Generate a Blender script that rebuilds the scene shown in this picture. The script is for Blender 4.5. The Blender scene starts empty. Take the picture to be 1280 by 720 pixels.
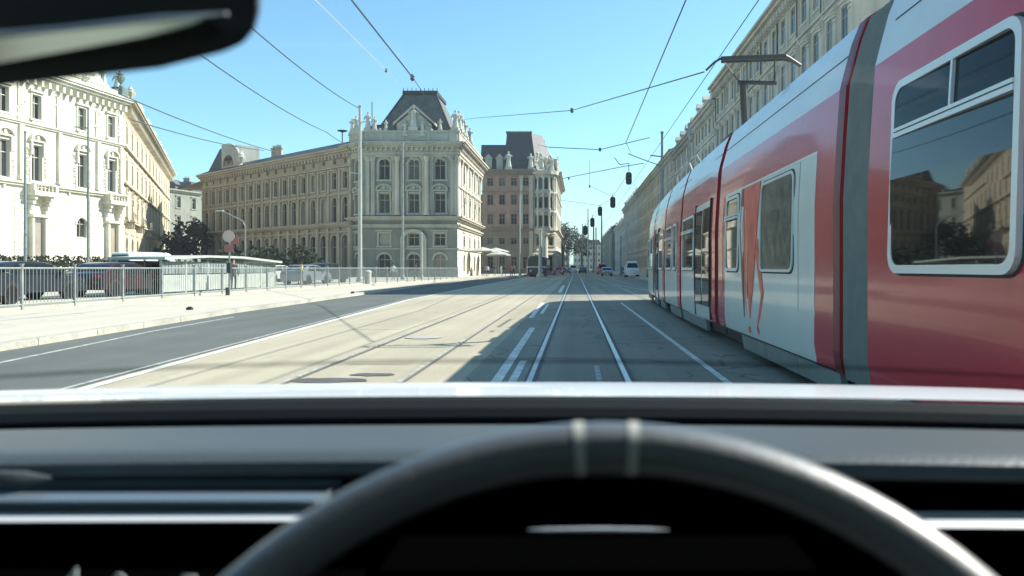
SUN_E, SKY_S, EXPO, SKY_TINT = 4.0, .103, 1.23, (.62, .93, .96)
HAZE = .0003
import bpy, bmesh, math, random
from mathutils import Vector, Matrix
random.seed(7)
R = math.radians
sc = bpy.context.scene
COL = sc.collection
CH = 1.35          # eye height
F = 1000.0         # focal length in photo pixels
VX, VY = 720.0, 335.0
def P(px, py, Y):  # point at depth Y seen at a pixel of the 1280x720 photo (used only to measure)
    return Vector(((px-VX)/F*Y, Y, CH+(VY-py)/F*Y))

# ---------------------------------------------------------------- materials
def nt(name):
    m = bpy.data.materials.new(name); m.use_nodes = True
    t = m.node_tree; b = t.nodes['Principled BSDF']
    return m, t, b
def simple(name, col, rough=.5, metal=0., coat=0., spec=.5, var=0., scale=3., bump=0.):
    m, t, b = nt(name)
    b.inputs['Base Color'].default_value = (*col, 1)
    b.inputs['Roughness'].default_value = rough
    b.inputs['Metallic'].default_value = metal
    b.inputs['Coat Weight'].default_value = coat
    b.inputs['Coat Roughness'].default_value = .06
    b.inputs['Specular IOR Level'].default_value = spec
    if var or bump:
        tc = t.nodes.new('ShaderNodeTexCoord'); n = t.nodes.new('ShaderNodeTexNoise')
        n.inputs['Scale'].default_value = scale; n.inputs['Detail'].default_value = 6
        t.links.new(tc.outputs['Object'], n.inputs['Vector'])
        if var:
            r = t.nodes.new('ShaderNodeValToRGB')
            r.color_ramp.elements[0].position = .3; r.color_ramp.elements[1].position = .7
            r.color_ramp.elements[0].color = (*[c*(1-var) for c in col], 1)
            r.color_ramp.elements[1].color = (*[min(1, c*(1+var)) for c in col], 1)
            t.links.new(n.outputs['Fac'], r.inputs['Fac']); t.links.new(r.outputs['Color'], b.inputs['Base Color'])
        if bump:
            bp = t.nodes.new('ShaderNodeBump'); bp.inputs['Strength'].default_value = bump
            bp.inputs['Distance'].default_value = .02
            t.links.new(n.outputs['Fac'], bp.inputs['Height']); t.links.new(bp.outputs['Normal'], b.inputs['Normal'])
    return m
def stone(name, col, dirt=(.2, .18, .14), rust=0., amount=.35):
    """weathered render/stone: fine grain, big cloudy tone, vertical rain streaks, faint block joints"""
    m, t, b = nt(name); L = t.links.new
    b.inputs['Roughness'].default_value = .9; b.inputs['Specular IOR Level'].default_value = .2
    tc = t.nodes.new('ShaderNodeTexCoord')
    n1 = t.nodes.new('ShaderNodeTexNoise'); n1.inputs['Scale'].default_value = .35; n1.inputs['Detail'].default_value = 8; n1.inputs['Roughness'].default_value = .65
    L(tc.outputs['Object'], n1.inputs['Vector'])
    mp = t.nodes.new('ShaderNodeMapping'); mp.inputs['Scale'].default_value = (1.6, 1.6, .12)
    L(tc.outputs['Object'], mp.inputs['Vector'])
    n2 = t.nodes.new('ShaderNodeTexNoise'); n2.inputs['Scale'].default_value = 1.3; n2.inputs['Detail'].default_value = 7
    L(mp.outputs['Vector'], n2.inputs['Vector'])
    n3 = t.nodes.new('ShaderNodeTexNoise'); n3.inputs['Scale'].default_value = 6; n3.inputs['Detail'].default_value = 5
    L(tc.outputs['Object'], n3.inputs['Vector'])
    r2 = t.nodes.new('ShaderNodeValToRGB'); r2.color_ramp.elements[0].position = .48; r2.color_ramp.elements[1].position = .72
    L(n2.outputs['Fac'], r2.inputs['Fac'])
    r1 = t.nodes.new('ShaderNodeValToRGB'); r1.color_ramp.elements[0].position = .3; r1.color_ramp.elements[1].position = .7
    r1.color_ramp.elements[0].color = (*[c*.78 for c in col], 1); r1.color_ramp.elements[1].color = (*[min(1, c*1.15) for c in col], 1)
    L(n1.outputs['Fac'], r1.inputs['Fac'])
    mul = t.nodes.new('ShaderNodeMath'); mul.operation = 'MULTIPLY'; mul.inputs[1].default_value = amount
    L(r2.outputs['Color'], mul.inputs[0])
    mx = t.nodes.new('ShaderNodeMix'); mx.data_type = 'RGBA'
    L(mul.outputs[0], mx.inputs['Factor']); L(r1.outputs['Color'], mx.inputs['A'])
    mx.inputs['B'].default_value = (*[col[i]*.35+dirt[i]*.4 for i in range(3)], 1)
    L(mx.outputs['Result'], b.inputs['Base Color'])
    bp = t.nodes.new('ShaderNodeBump'); bp.inputs['Strength'].default_value = .5; bp.inputs['Distance'].default_value = .08
    L(n3.outputs['Fac'], bp.inputs['Height']); L(bp.outputs['Normal'], b.inputs['Normal'])
    return m
def ground_mat(name, col, patch=.25, streak=.2, cracks=.5, grain=40.):
    m, t, b = nt(name); L = t.links.new
    b.inputs['Roughness'].default_value = .85; b.inputs['Specular IOR Level'].default_value = .25
    tc = t.nodes.new('ShaderNodeTexCoord')
    n1 = t.nodes.new('ShaderNodeTexNoise'); n1.inputs['Scale'].default_value = .22; n1.inputs['Detail'].default_value = 9; n1.inputs['Roughness'].default_value = .6
    L(tc.outputs['Object'], n1.inputs['Vector'])
    mp = t.nodes.new('ShaderNodeMapping'); mp.inputs['Scale'].default_value = (1.6, .03, 1)
    L(tc.outputs['Object'], mp.inputs['Vector'])
    n2 = t.nodes.new('ShaderNodeTexNoise'); n2.inputs['Scale'].default_value = 1.; n2.inputs['Detail'].default_value = 5
    L(mp.outputs['Vector'], n2.inputs['Vector'])
    n3 = t.nodes.new('ShaderNodeTexNoise'); n3.inputs['Scale'].default_value = grain; n3.inputs['Detail'].default_value = 3
    L(tc.outputs['Object'], n3.inputs['Vector'])
    v = t.nodes.new('ShaderNodeTexVoronoi'); v.feature = 'DISTANCE_TO_EDGE'; v.inputs['Scale'].default_value = .33
    wn = t.nodes.new('ShaderNodeTexNoise'); wn.inputs['Scale'].default_value = 1.4; wn.inputs['Detail'].default_value = 6
    L(tc.outputs['Object'], wn.inputs['Vector'])
    ad = t.nodes.new('ShaderNodeVectorMath'); ad.operation = 'ADD'
    L(tc.outputs['Object'], ad.inputs[0]); L(wn.outputs['Color'], ad.inputs[1]); L(ad.outputs[0], v.inputs['Vector'])
    cr = t.nodes.new('ShaderNodeValToRGB'); cr.color_ramp.elements[0].position = 0; cr.color_ramp.elements[1].position = .012
    cr.color_ramp.elements[0].color = (1-cracks,)*3+(1,); cr.color_ramp.elements[1].color = (1, 1, 1, 1)
    L(v.outputs['Distance'], cr.inputs['Fac'])
    def rng(src, a):
        r = t.nodes.new('ShaderNodeMapRange'); r.inputs['From Min'].default_value = .3; r.inputs['From Max'].default_value = .7
        r.inputs['To Min'].default_value = 1-a; r.inputs['To Max'].default_value = 1+a*.5
        L(src, r.inputs['Value']); return r.outputs[0]
    def mul(a, b_):
        q = t.nodes.new('ShaderNodeMath'); q.operation = 'MULTIPLY'; L(a, q.inputs[0]); L(b_, q.inputs[1]); return q.outputs[0]
    f = mul(mul(rng(n1.outputs['Fac'], patch), rng(n2.outputs['Fac'], streak)), mul(rng(n3.outputs['Fac'], .18), cr.outputs['Color']))
    vm = t.nodes.new('ShaderNodeVectorMath'); vm.operation = 'SCALE'; vm.inputs[0].default_value = col
    L(f, vm.inputs['Scale']); L(vm.outputs[0], b.inputs['Base Color'])
    bp = t.nodes.new('ShaderNodeBump'); bp.inputs['Strength'].default_value = .25; bp.inputs['Distance'].default_value = .01
    L(n3.outputs['Fac'], bp.inputs['Height']); L(bp.outputs['Normal'], b.inputs['Normal'])
    return m
def clear_glass(name, tint=(.93, .96, .95), refl=1.):
    m = bpy.data.materials.new(name); m.use_nodes = True; t = m.node_tree; t.nodes.clear()
    o = t.nodes.new('ShaderNodeOutputMaterial'); mx = t.nodes.new('ShaderNodeMixShader')
    tr = t.nodes.new('ShaderNodeBsdfTransparent'); tr.inputs[0].default_value = (*tint, 1)
    g = t.nodes.new('ShaderNodeBsdfGlossy'); g.inputs['Roughness'].default_value = .02
    mx.inputs[0].default_value = refl
    t.links.new(tr.outputs[0], mx.inputs[1]); t.links.new(g.outputs[0], mx.inputs[2]); t.links.new(mx.outputs[0], o.inputs[0])
    return m
def leafmat(name, a, b_):
    m, t, b = nt(name); b.inputs['Roughness'].default_value = .7; b.inputs['Specular IOR Level'].default_value = .2
    tc = t.nodes.new('ShaderNodeTexCoord'); n = t.nodes.new('ShaderNodeTexNoise'); n.inputs['Scale'].default_value = 1.2
    r = t.nodes.new('ShaderNodeValToRGB'); r.color_ramp.elements[0].position = .35; r.color_ramp.elements[1].position = .65
    r.color_ramp.elements[0].color = (*a, 1); r.color_ramp.elements[1].color = (*b_, 1)
    t.links.new(tc.outputs['Object'], n.inputs['Vector']); t.links.new(n.outputs['Fac'], r.inputs['Fac']); t.links.new(r.outputs['Color'], b.inputs['Base Color'])
    return m
def window_glass(name, tint):
    """dark panes whose reflectance changes a little from pane to pane"""
    m, t, b = nt(name); b.inputs['Roughness'].default_value = .12; b.inputs['Specular IOR Level'].default_value = .3
    oi = t.nodes.new('ShaderNodeObjectInfo'); r = t.nodes.new('ShaderNodeValToRGB')
    r.color_ramp.interpolation = 'CONSTANT'; r.color_ramp.elements[0].color = (*[c*.35 for c in tint], 1); r.color_ramp.elements[1].position = .45; r.color_ramp.elements[1].color = (*[c*1.0 for c in tint], 1)
    for ps, cc in ((.72, (.09, .09, .075)), (.84, (.20, .19, .15)), (.93, (.33, .31, .26))):
        e = r.color_ramp.elements.new(ps); e.color = (*cc, 1)
    t.links.new(oi.outputs['Random'], r.inputs['Fac']); t.links.new(r.outputs['Color'], b.inputs['Base Color'])
    return m

MT = dict(
    cream=stone('cream_render', (.66, .635, .52)),
    yellow=stone('yellow_stone', (.60, .53, .39), amount=.6),
    brownstone=stone('brown_stone', (.345, .31, .24), amount=.5),
    brownlight=stone('brown_stone_light', (.41, .375, .30), amount=.4),
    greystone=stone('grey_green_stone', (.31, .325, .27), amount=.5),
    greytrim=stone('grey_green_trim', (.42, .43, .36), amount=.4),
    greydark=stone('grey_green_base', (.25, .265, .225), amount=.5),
    pink=stone('pink_brick', (.42, .28, .21), amount=.4),
    pinkbase=stone('brown_base_stone', (.27, .235, .18), amount=.5),
    paletrim=stone('pale_trim', (.55, .50, .40), amount=.4),
    tan=stone('tan_render', (.47, .44, .37), amount=.4),
    tantrim=stone('tan_trim', (.56, .53, .45), amount=.3),
    sand=stone('sand_render', (.47, .44, .36), amount=.4),
    ochre=stone('ochre_render', (.47, .43, .34), amount=.4),
    grey=stone('grey_render', (.42, .42, .37), amount=.4),
    white=stone('white_render', (.6, .59, .52), amount=.3),
    statue=stone('statue_stone', (.52, .52, .45), amount=.5),
    slate=simple('slate_roof', (.045, .05, .052), .6, var=.3, scale=2, bump=.4),
    slatel=simple('slate_roof_pale', (.105, .105, .095), .7, var=.25, scale=1.5, bump=.4),
    greenroof=simple('copper_edge', (.12, .17, .15), .7, var=.3, scale=1),
    frame=simple('window_frame', (.34, .31, .25), .6),
    framew=simple('window_frame_pale', (.5, .48, .42), .6),
    pane=window_glass('window_pane', (.035, .04, .038)),
    iron=simple('dark_iron', (.03, .035, .035), .6),
    pole=simple('galvanised_pole', (.3, .31, .29), .45, metal=.3, var=.2, scale=4),
    polew=simple('pale_pole', (.42, .43, .38), .5, var=.1),
    poled=simple('grey_pole', (.2, .23, .22), .5, var=.2),
    wire=simple('wire_metal', (.07, .09, .1), .5),
    wirepale=simple('bright_wire', (.6, .62, .6), .4),
    rail=simple('steel_rail', (.47, .50, .49), .35, metal=.5, var=.15, scale=3),
    groove=simple('rail_groove', (.12, .12, .11), .9),
    paint=simple('road_paint', (.68, .68, .62), .8, var=.3, scale=5),
    paintworn=simple('worn_road_paint', (.36, .36, .33), .85, var=.4, scale=6),
    ground=ground_mat('concrete_track_bed', (.45, .40, .29), patch=.12, streak=.2, cracks=.12),
    asphalt=ground_mat('asphalt', (.135, .145, .13), patch=.2, streak=.16, cracks=.08),
    shadedbed=ground_mat('shaded_bed', (.32, .30, .235), patch=.2, streak=.22, cracks=.5),  # darker version of the track bed, with shade put into its colour
    pave=ground_mat('pale_paving', (.55, .50, .40), patch=.1, streak=.07, cracks=.15),
    kerb=stone('kerb_stone', (.42, .4, .34), amount=.3),
    tar=simple('tar_patch', (.09, .09, .085), .8, var=.2),
    red=simple('tram_red', (.48, .016, .03), .26, coat=.5, spec=.35, var=.08, scale=1.5),
    tramwhite=simple('tram_white', (.56, .61, .57), .3, coat=.4, var=.05, scale=1.5),
    tramroof=simple('tram_roof_white', (.57, .63, .65), .4, coat=.3, var=.06, scale=1.),
    tramgrey=simple('tram_skirt_grey', (.17, .2, .19), .5, var=.15),
    tramdark=simple('tram_underframe', (.02, .022, .022), .8),
    bellows=simple('bellows_rubber', (.155, .175, .16), .75, var=.12, scale=5),
    bellowsd=simple('bellows_fold_shade', (.09, .11, .1), .8, var=.1),  # darker rubber, paints the shade between the folds
    patch=ground_mat('repaired_surface', (.42, .375, .275), patch=.12, streak=.1, cracks=.1), joint=simple('surface_joint', (.22, .2, .155), .9, var=.3),
    seam=simple('seam_dark', (.03, .03, .035), .6),
    darkred=simple('tram_joint_red', (.13, .008, .014), .4),
    orange=simple('livery_orange_red', (.62, .07, .035), .35, var=.3, scale=4),
    peach=simple('livery_peach', (.72, .42, .3), .35, var=.1),
    alu=simple('aluminium_frame', (.66, .70, .68), .35, metal=.3),
    tramglass=simple('tram_glass', (.004, .006, .006), .025, spec=.9),
    tramglassup=simple('tram_glass_clear', (.003, .004, .004), .05, spec=.22),
    tramglassg=simple('tram_glass_mottled', (.05, .065, .058), .12, coat=.4, var=.97, scale=7),
    rubber=simple('rubber_seal', (.015, .015, .015), .7),
    carwhite=simple('car_white_paint', (.78, .80, .80), .35, coat=.6),
    plastic=simple('black_plastic', (.012, .012, .013), .55, bump=.05, scale=300),
    cowl=simple('cowl_plastic', (.014, .017, .018), .9, spec=.2),
    dash=simple('dashboard_vinyl', (.062, .073, .074), .43, spec=.5, bump=.12, scale=260, var=.06),
    piano=simple('piano_black', (.001, .001, .001), .9, spec=.0),
    leather=simple('wheel_leather', (.085, .09, .088), .5, coat=1., spec=1., bump=.10, scale=300, var=.08),
    stitch=simple('wheel_stitching', (.42, .42, .38), .6),
    chrome=simple('satin_chrome', (.8, .82, .82), .45, metal=.3),
    bluetrim=simple('brushed_trim', (.22, .28, .32), .35, metal=.5),
    mirrorcase=simple('mirror_case', (.012, .013, .014), .5),
    mirrorglass=simple('mirror_glass', (.62, .65, .62), .16, metal=1.),
    headliner=simple('headliner_cloth', (.12, .12, .12), .9),
    seatcloth=simple('seat_cloth', (.06, .06, .06), .9),
    carglass=clear_glass('car_glass', (.97, .985, .98), .02),
    strip=clear_glass('tinted_strip', (.62, .64, .64), .01),
    sideglasspale=clear_glass('side_glass_pale', (.7, .73, .72), .04),
    dimglass=clear_glass('dim_glass', (.22, .25, .25), .04),  # dark tint added to keep daylight out of the cabin
    glyph=simple('display_digits', (.55, .6, .6), .6),
    cardark=simple('car_dark_paint', (.018, .022, .028), .3, coat=.7),
    carmaroon=simple('car_maroon_paint', (.035, .012, .014), .3, coat=.7),
    cargrey=simple('car_grey_paint', (.16, .18, .19), .35, coat=.6),
    carsilver=simple('car_silver_paint', (.48, .5, .5), .35, coat=.6),
    carred=simple('car_red_paint', (.45, .03, .05), .35, coat=.6),
    vanwhite=simple('van_white_paint', (.62, .63, .6), .4, coat=.4),
    purple=simple('tram_purple', (.045, .012, .05), .4, coat=.5),
    glassd=simple('dark_vehicle_glass', (.015, .02, .022), .08),
    tyre=simple('tyre_rubber', (.02, .02, .02), .85),
    rim=simple('wheel_rim', (.4, .4, .4), .4, metal=.7),
    lamp=simple('lamp_lens', (.7, .7, .65), .2),
    tail=simple('tail_lens', (.35, .02, .02), .3),
    fence=simple('fence_galvanised', (.27, .31, .29), .5, metal=.2, var=.15),
    shelterglass=simple('frosted_panel', (.22, .26, .255), .3, var=.2, scale=2),
    shelterpanel=simple('shelter_panel', (.36, .39, .35), .7, var=.15),
    signwhite=simple('sign_face', (.55, .42, .36), .6),
    signred=simple('sign_red', (.32, .12, .10), .6),
    black=simple('signal_black', (.012, .018, .018), .6),
    lensoff=simple('signal_lens', (.05, .07, .04), .3),
    cloth_white=simple('cloth_white', (.65, .63, .58), .9), cloth_dark=simple('cloth_dark', (.03, .03, .04), .9),
    cloth_blue=simple('cloth_blue', (.06, .1, .2), .9), cloth_red=simple('cloth_red', (.4, .06, .06), .9),
    cloth_grey=simple('cloth_grey', (.2, .2, .19), .9), cloth_yellow=simple('cloth_yellow', (.55, .5, .06), .9),
    skin=simple('skin', (.45, .28, .2), .7), hair=simple('hair', (.05, .035, .025), .8),
    awning=simple('awning_canvas', (.42, .42, .38), .8, var=.1),
    bark=simple('bark', (.08, .065, .045), .9, var=.3, scale=6),
    leaf=leafmat('leaf_dark', (.014, .022, .013), (.04, .052, .03)),
    leafg=leafmat('leaf_blue_green', (.03, .05, .035), (.075, .10, .07)),
)

for e_, p_ in zip(MT['tramglassg'].node_tree.nodes['Color Ramp'].color_ramp.elements, (.44, .62)): e_.position = p_
MT['tramglassg'].node_tree.nodes['Color Ramp'].color_ramp.elements[0].color = (.006, .01, .009, 1)
MT['tramglassg'].node_tree.nodes['Color Ramp'].color_ramp.elements[1].color = (.07, .095, .082, 1)  # noise mottles this pane dark and pale green
MT['leather'].node_tree.nodes['Principled BSDF'].inputs['Coat Roughness'].default_value = .36
# ---------------------------------------------------------------- mesh builder
BEND = False       # on while the tram is built: its far sections follow a gentle right-hand curve
class MB:
    def __init__(s): s.v = []; s.f = []; s.m = []; s.sm = []
    def add(s, vs, fs, mi=0, smooth=False):
        o = len(s.v); s.v += [Vector(v) for v in vs]
        for f in fs: s.f.append([i+o for i in f]); s.m.append(mi); s.sm.append(smooth)
        return s
    def box(s, x0, y0, z0, x1, y1, z1, mi=0):
        if x0 > x1: x0, x1 = x1, x0
        if y0 > y1: y0, y1 = y1, y0
        if z0 > z1: z0, z1 = z1, z0
        return s.add([(x0,y0,z0),(x1,y0,z0),(x1,y1,z0),(x0,y1,z0),(x0,y0,z1),(x1,y0,z1),(x1,y1,z1),(x0,y1,z1)],
              [(0,3,2,1),(4,5,6,7),(0,1,5,4),(1,2,6,5),(2,3,7,6),(3,0,4,7)], mi)
    def quad(s, a, b, c, d, mi=0): return s.add([a,b,c,d], [(0,1,2,3)], mi)
    def tube(s, pts, r, n=8, mi=0, caps=True, smooth=True):
        pts = [Vector(p) for p in pts]; rs = r if isinstance(r, (list, tuple)) else [r]*len(pts)
        vs = []; up = None
        for i, p in enumerate(pts):
            d = (pts[min(i+1, len(pts)-1)]-pts[max(i-1, 0)]).normalized()
            if up is None: up = Vector((0,0,1)) if abs(d.z) < .9 else Vector((1,0,0))
            a = d.cross(up)
            if a.length < 1e-6: a = d.orthogonal()
            a.normalize(); b = a.cross(d).normalized(); up = b
            for k in range(n):
                t = 2*math.pi*k/n; vs.append(p+(a*math.cos(t)+b*math.sin(t))*rs[i])
        fs = [(i*n+k, i*n+(k+1)%n, (i+1)*n+(k+1)%n, (i+1)*n+k) for i in range(len(pts)-1) for k in range(n)]
        s.add(vs, fs, mi, smooth)
        if caps:
            o = len(s.v)-len(vs)
            s.f.append([o+k for k in range(n)][::-1]); s.m.append(mi); s.sm.append(False)
            s.f.append([o+(len(pts)-1)*n+k for k in range(n)]); s.m.append(mi); s.sm.append(False)
        return s
    def lathe(s, c, prof, n=12, mi=0, axis='z', smooth=True):
        c = Vector(c); vs = []
        for r, h in prof:
            for k in range(n):
                t = 2*math.pi*k/n; x, y = r*math.cos(t), r*math.sin(t)
                vs.append(c+(Vector((x,y,h)) if axis == 'z' else Vector((h,x,y)) if axis == 'x' else Vector((x,h,y))))
        fs = [(i*n+k, i*n+(k+1)%n, (i+1)*n+(k+1)%n, (i+1)*n+k) for i in range(len(prof)-1) for k in range(n)]
        s.add(vs, fs, mi, smooth); return s
    def prism(s, poly, fn, d0, d1, mi=0):
        """poly of 2D points mapped by fn(a,b,d) to 3D at depths d0 and d1"""
        n = len(poly); vs = [fn(a, b, d0) for a, b in poly]+[fn(a, b, d1) for a, b in poly]
        return s.add(vs, [tuple(range(n))[::-1], tuple(range(n, 2*n))]+[(i, (i+1) % n, n+(i+1) % n, n+i) for i in range(n)], mi)
    def xform(s, M): s.v = [M @ v for v in s.v]; return s
    def mesh(s, name, mats, off=None):
        me = bpy.data.meshes.new(name)
        if BEND: s.v = [Vector((v.x+.0013*max(0, v.y-14)**2, v.y, v.z)) for v in s.v]
        me.from_pydata([tuple(v-off) if off else tuple(v) for v in s.v], [], s.f)
        for m in (mats if isinstance(mats, (list, tuple)) else [mats]): me.materials.append(MT[m] if isinstance(m, str) else m)
        for p, mi, sm in zip(me.polygons, s.m, s.sm): p.material_index = mi; p.use_smooth = sm
        bm = bmesh.new(); bm.from_mesh(me); bmesh.ops.recalc_face_normals(bm, faces=bm.faces); bm.to_mesh(me); bm.free()
        if any(s.sm): me.set_sharp_from_angle(angle=R(38))
        return me
def link(name, data, parent=None, loc=(0,0,0), rz=0., rot=None):
    o = bpy.data.objects.new(name, data); COL.objects.link(o)
    o.location = loc; o.rotation_euler = rot if rot else (0, 0, rz)
    if parent: o.parent = parent
    return o
def tag(o, label=None, cat=None, group=None, kind=None):
    if label: o['label'] = label
    if cat: o['category'] = cat
    if group: o['group'] = group
    if kind: o['kind'] = kind
    return o
def thing(name, label, cat, loc=(0,0,0), group=None, rz=0.):
    return tag(link(name, None, None, loc, rz), label, cat, group)
def part(name, mb, mats, root, label=None):      # world-space builder under an unrotated root
    o = link(name, mb.mesh(name, mats, Vector(root.location)), root)
    if label: o['label'] = label
    return o
def lpart(name, mb, mats, parent, label=None):   # builder in the parent's own coordinates
    o = link(name, mb.mesh(name, mats), parent)
    if label: o['label'] = label
    return o
def single(name, mb, mats, label, cat, group=None, loc=None):
    loc = Vector(loc) if loc is not None else sum(mb.v, Vector())/len(mb.v)
    return tag(link(name, mb.mesh(name, mats, loc), None, loc), label, cat, group)
def struct(name, mb, mats, kind='structure'):
    return tag(link(name, mb.mesh(name, mats)), kind=kind)
def copy_tree(o, parent=None):
    c = o.copy(); COL.objects.link(c); c.parent = parent
    for ch in list(o.children): copy_tree(ch, c)
    return c
def bevel(o, w, seg=2, ang=40):
    m = o.modifiers.new('bevel', 'BEVEL'); m.width = w; m.segments = seg; m.limit_method = 'ANGLE'; m.angle_limit = R(ang)
    return o

# ---------------------------------------------------------------- facade frame
class Fr:
    """wall frame: u along the wall (rightwards seen from outside), d outwards, z up"""
    def __init__(s, p0, p1):
        s.p = Vector((p0[0], p0[1], 0)); e = Vector((p1[0], p1[1], 0))-s.p
        s.w = e.length; s.U = e.normalized(); s.N = Vector((s.U.y, -s.U.x, 0)); s.rz = math.atan2(s.U.y, s.U.x)
    def __call__(s, u, d, z): return s.p+s.U*u+s.N*d+Vector((0, 0, z))
    def box(s, mb, u0, d0, z0, u1, d1, z1, mi=0):
        if u0 > u1: u0, u1 = u1, u0
        if d0 > d1: d0, d1 = d1, d0
        vs = [s(u0,d0,z0), s(u1,d0,z0), s(u1,d1,z0), s(u0,d1,z0), s(u0,d0,z1), s(u1,d0,z1), s(u1,d1,z1), s(u0,d1,z1)]
        mb.add(vs, [(0,3,2,1),(4,5,6,7),(0,1,5,4),(1,2,6,5),(2,3,7,6),(3,0,4,7)], mi)
def band(mb, fr, z0, z1, holes, h0, h1, mi=0, depth=.35):
    """a storey of wall with real openings"""
    if not holes:
        mb.quad(fr(0,0,z0), fr(fr.w,0,z0), fr(fr.w,0,z1), fr(0,0,z1), mi); return
    mb.quad(fr(0,0,z0), fr(fr.w,0,z0), fr(fr.w,0,h0), fr(0,0,h0), mi)
    mb.quad(fr(0,0,h1), fr(fr.w,0,h1), fr(fr.w,0,z1), fr(0,0,z1), mi)
    u = 0
    for a, b in sorted(holes):
        mb.quad(fr(u,0,h0), fr(a,0,h0), fr(a,0,h1), fr(u,0,h1), mi)
        mb.quad(fr(a,0,h0), fr(a,-depth,h0), fr(a,-depth,h1), fr(a,0,h1), mi)
        mb.quad(fr(b,0,h0), fr(b,0,h1), fr(b,-depth,h1), fr(b,-depth,h0), mi)
        mb.quad(fr(a,0,h0), fr(b,0,h0), fr(b,-depth,h0), fr(a,-depth,h0), mi)
        mb.quad(fr(a,0,h1), fr(a,-depth,h1), fr(b,-depth,h1), fr(b,0,h1), mi)
        u = b
    mb.quad(fr(u,0,h0), fr(fr.w,0,h0), fr(fr.w,0,h1), fr(u,0,h1), mi)
def cornice(mb, fr, z, steps, mi=0, ext=0., back=.05):
    """stack of stepped ledges; steps = [(height, projection)], leftover edges run ext past the ends"""
    for h, d in steps:
        fr.box(mb, -ext*d, -back, z, fr.w+ext*d, d, z+h, mi); z += h
    return z
def arc(cx, cz, rx, rz, a0, a1, n):
    return [(cx+rx*math.cos(R(a0+(a1-a0)*i/n)), cz+rz*math.sin(R(a0+(a1-a0)*i/n))) for i in range(n+1)]
_wm = {}
def window_mesh(w, h, style, arch):
    """frame + surround mesh, and pane mesh. local x right, y inwards, z up, origin at the sill centre in the wall plane"""
    k = (round(w, 2), round(h, 2), style, arch); fl = style.endswith('_f'); style = style.replace('_f', '')
    if k in _wm: return _wm[k]
    m = MB(); fn = lambda a, b, d: (a, d, b)
    bw = .09*max(1, w/1.3)
    m.box(-w/2, .24, 0, -w/2+bw, .32, h); m.box(w/2-bw, .24, 0, w/2, .32, h)
    m.box(-w/2+bw, .24, 0, w/2-bw, .32, bw); m.box(-w/2+bw, .24, h-bw, w/2-bw, .32, h)
    m.box(-bw*.4, .25, bw, bw*.4, .31, h-bw); m.box(-w/2+bw, .255, h*.66, w/2-bw, .305, h*.66+bw*.8)
    # surround in material slot 1
    sw = w*.16
    if style != 'bare':
        m.box(-w/2-sw, -.10, 0, -w/2+.001, .02, h-(w/2 if arch else 0), 1); m.box(w/2-.001, -.10, 0, w/2+sw, .02, h-(w/2 if arch else 0), 1)
        m.box(-w/2-sw*1.5, -.22, -.22, w/2+sw*1.5, .05, -.002, 1)
    if arch:
        pts = arc(0, h-w/2, w/2, w/2, 180, 90, 5)
        for sx in (1, -1):
            poly = [(sx*a, b) for a, b in pts]+[(sx*-w/2, h)]
            m.prism(poly, fn, .003, .22, 1)
        o, i = arc(0, h-w/2, w/2+sw, w/2+sw, 180, 0, 10), arc(0, h-w/2, w/2, w/2, 180, 0, 10)
        for q in range(10): m.prism([i[q], o[q], o[q+1], i[q+1]], fn, -.10, .01, 1)
    elif style != 'bare':
        m.box(-w/2-sw, -.10, h, w/2+sw, .02, h+sw, 1)
    top = h+sw*1.15
    if style in ('flat', 'flatbal'): m.box(-w/2-sw*1.8, -.3, top, w/2+sw*1.8, .02, top+.22, 1)
    if style == 'tri':
        m.box(-w/2-sw*1.6, -.3, top, w/2+sw*1.6, .02, top+.16, 1)
        m.prism([(-w/2-sw*1.6, top+.16), (w/2+sw*1.6, top+.16), (0, top+.16+w*.42)], fn, -.3, .02, 1)
    if style == 'seg':
        a = w/2+sw*1.7
        m.box(-a, -.35, top+.05, a, .02, top+.25, 1)
        o, i = arc(0, top+.25, a, a*.72, 180, 0, 10), arc(0, top+.25, a-.25, a*.72-.25, 180, 0, 10)
        for q in range(10): m.prism([i[q], o[q], o[q+1], i[q+1]], fn, -.45, .02, 1)
        m.prism(arc(0, top+.25, a-.3, a*.72-.3, 180, 0, 8), fn, -.08, .01, 1)
        m.box(-.16, -.3, top+.3, .16, .0, top+.25+a*.5, 1)
        for sx in (-1, 1): m.box(sx*(w/2+sw*.5)-.12, -.3, h*.72, sx*(w/2+sw*.5)+.12, .0, top+.045, 1)
    p = MB(); p.quad((-w/2, .285, 0), (w/2, .285, 0), (w/2, .285, h), (-w/2, .285, h))
    if fl:      # shallow windows for fronts seen along the street
        for q in (m, p):
            for v in q.v: v.y *= .2 if v.y > 0 else .35
    _wm[k] = (m, p, {}); return _wm[k]
def put_window(root, fr, u, z, w, h, style='flat', arch=False, fm='frame', tm='paletrim', label=None):
    m, p, cache = window_mesh(w, h, style, arch)
    if (fm, tm) not in cache: cache[(fm, tm)] = m.mesh('window', [fm, tm])
    if 'p' not in cache: cache['p'] = p.mesh('pane', 'pane')
    o = link('window', cache[(fm, tm)], root, fr(u, 0, z)-Vector(root.location), fr.rz)
    link('pane', cache['p'], o)
    return o
def floor_row(root, wall, fr, z0, z1, us, w, hz, h, style='flat', arch=False, mi=0, flush=False, **kw):
    """one storey: wall band with openings plus the windows"""
    band(wall, fr, z0, z1, [(u-w/2, u+w/2) for u in us], hz, hz+h, mi, .065 if flush else .35)
    for u in us: put_window(root, fr, u, hz, w, h, style+('_f' if flush else ''), arch, **kw)
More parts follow.
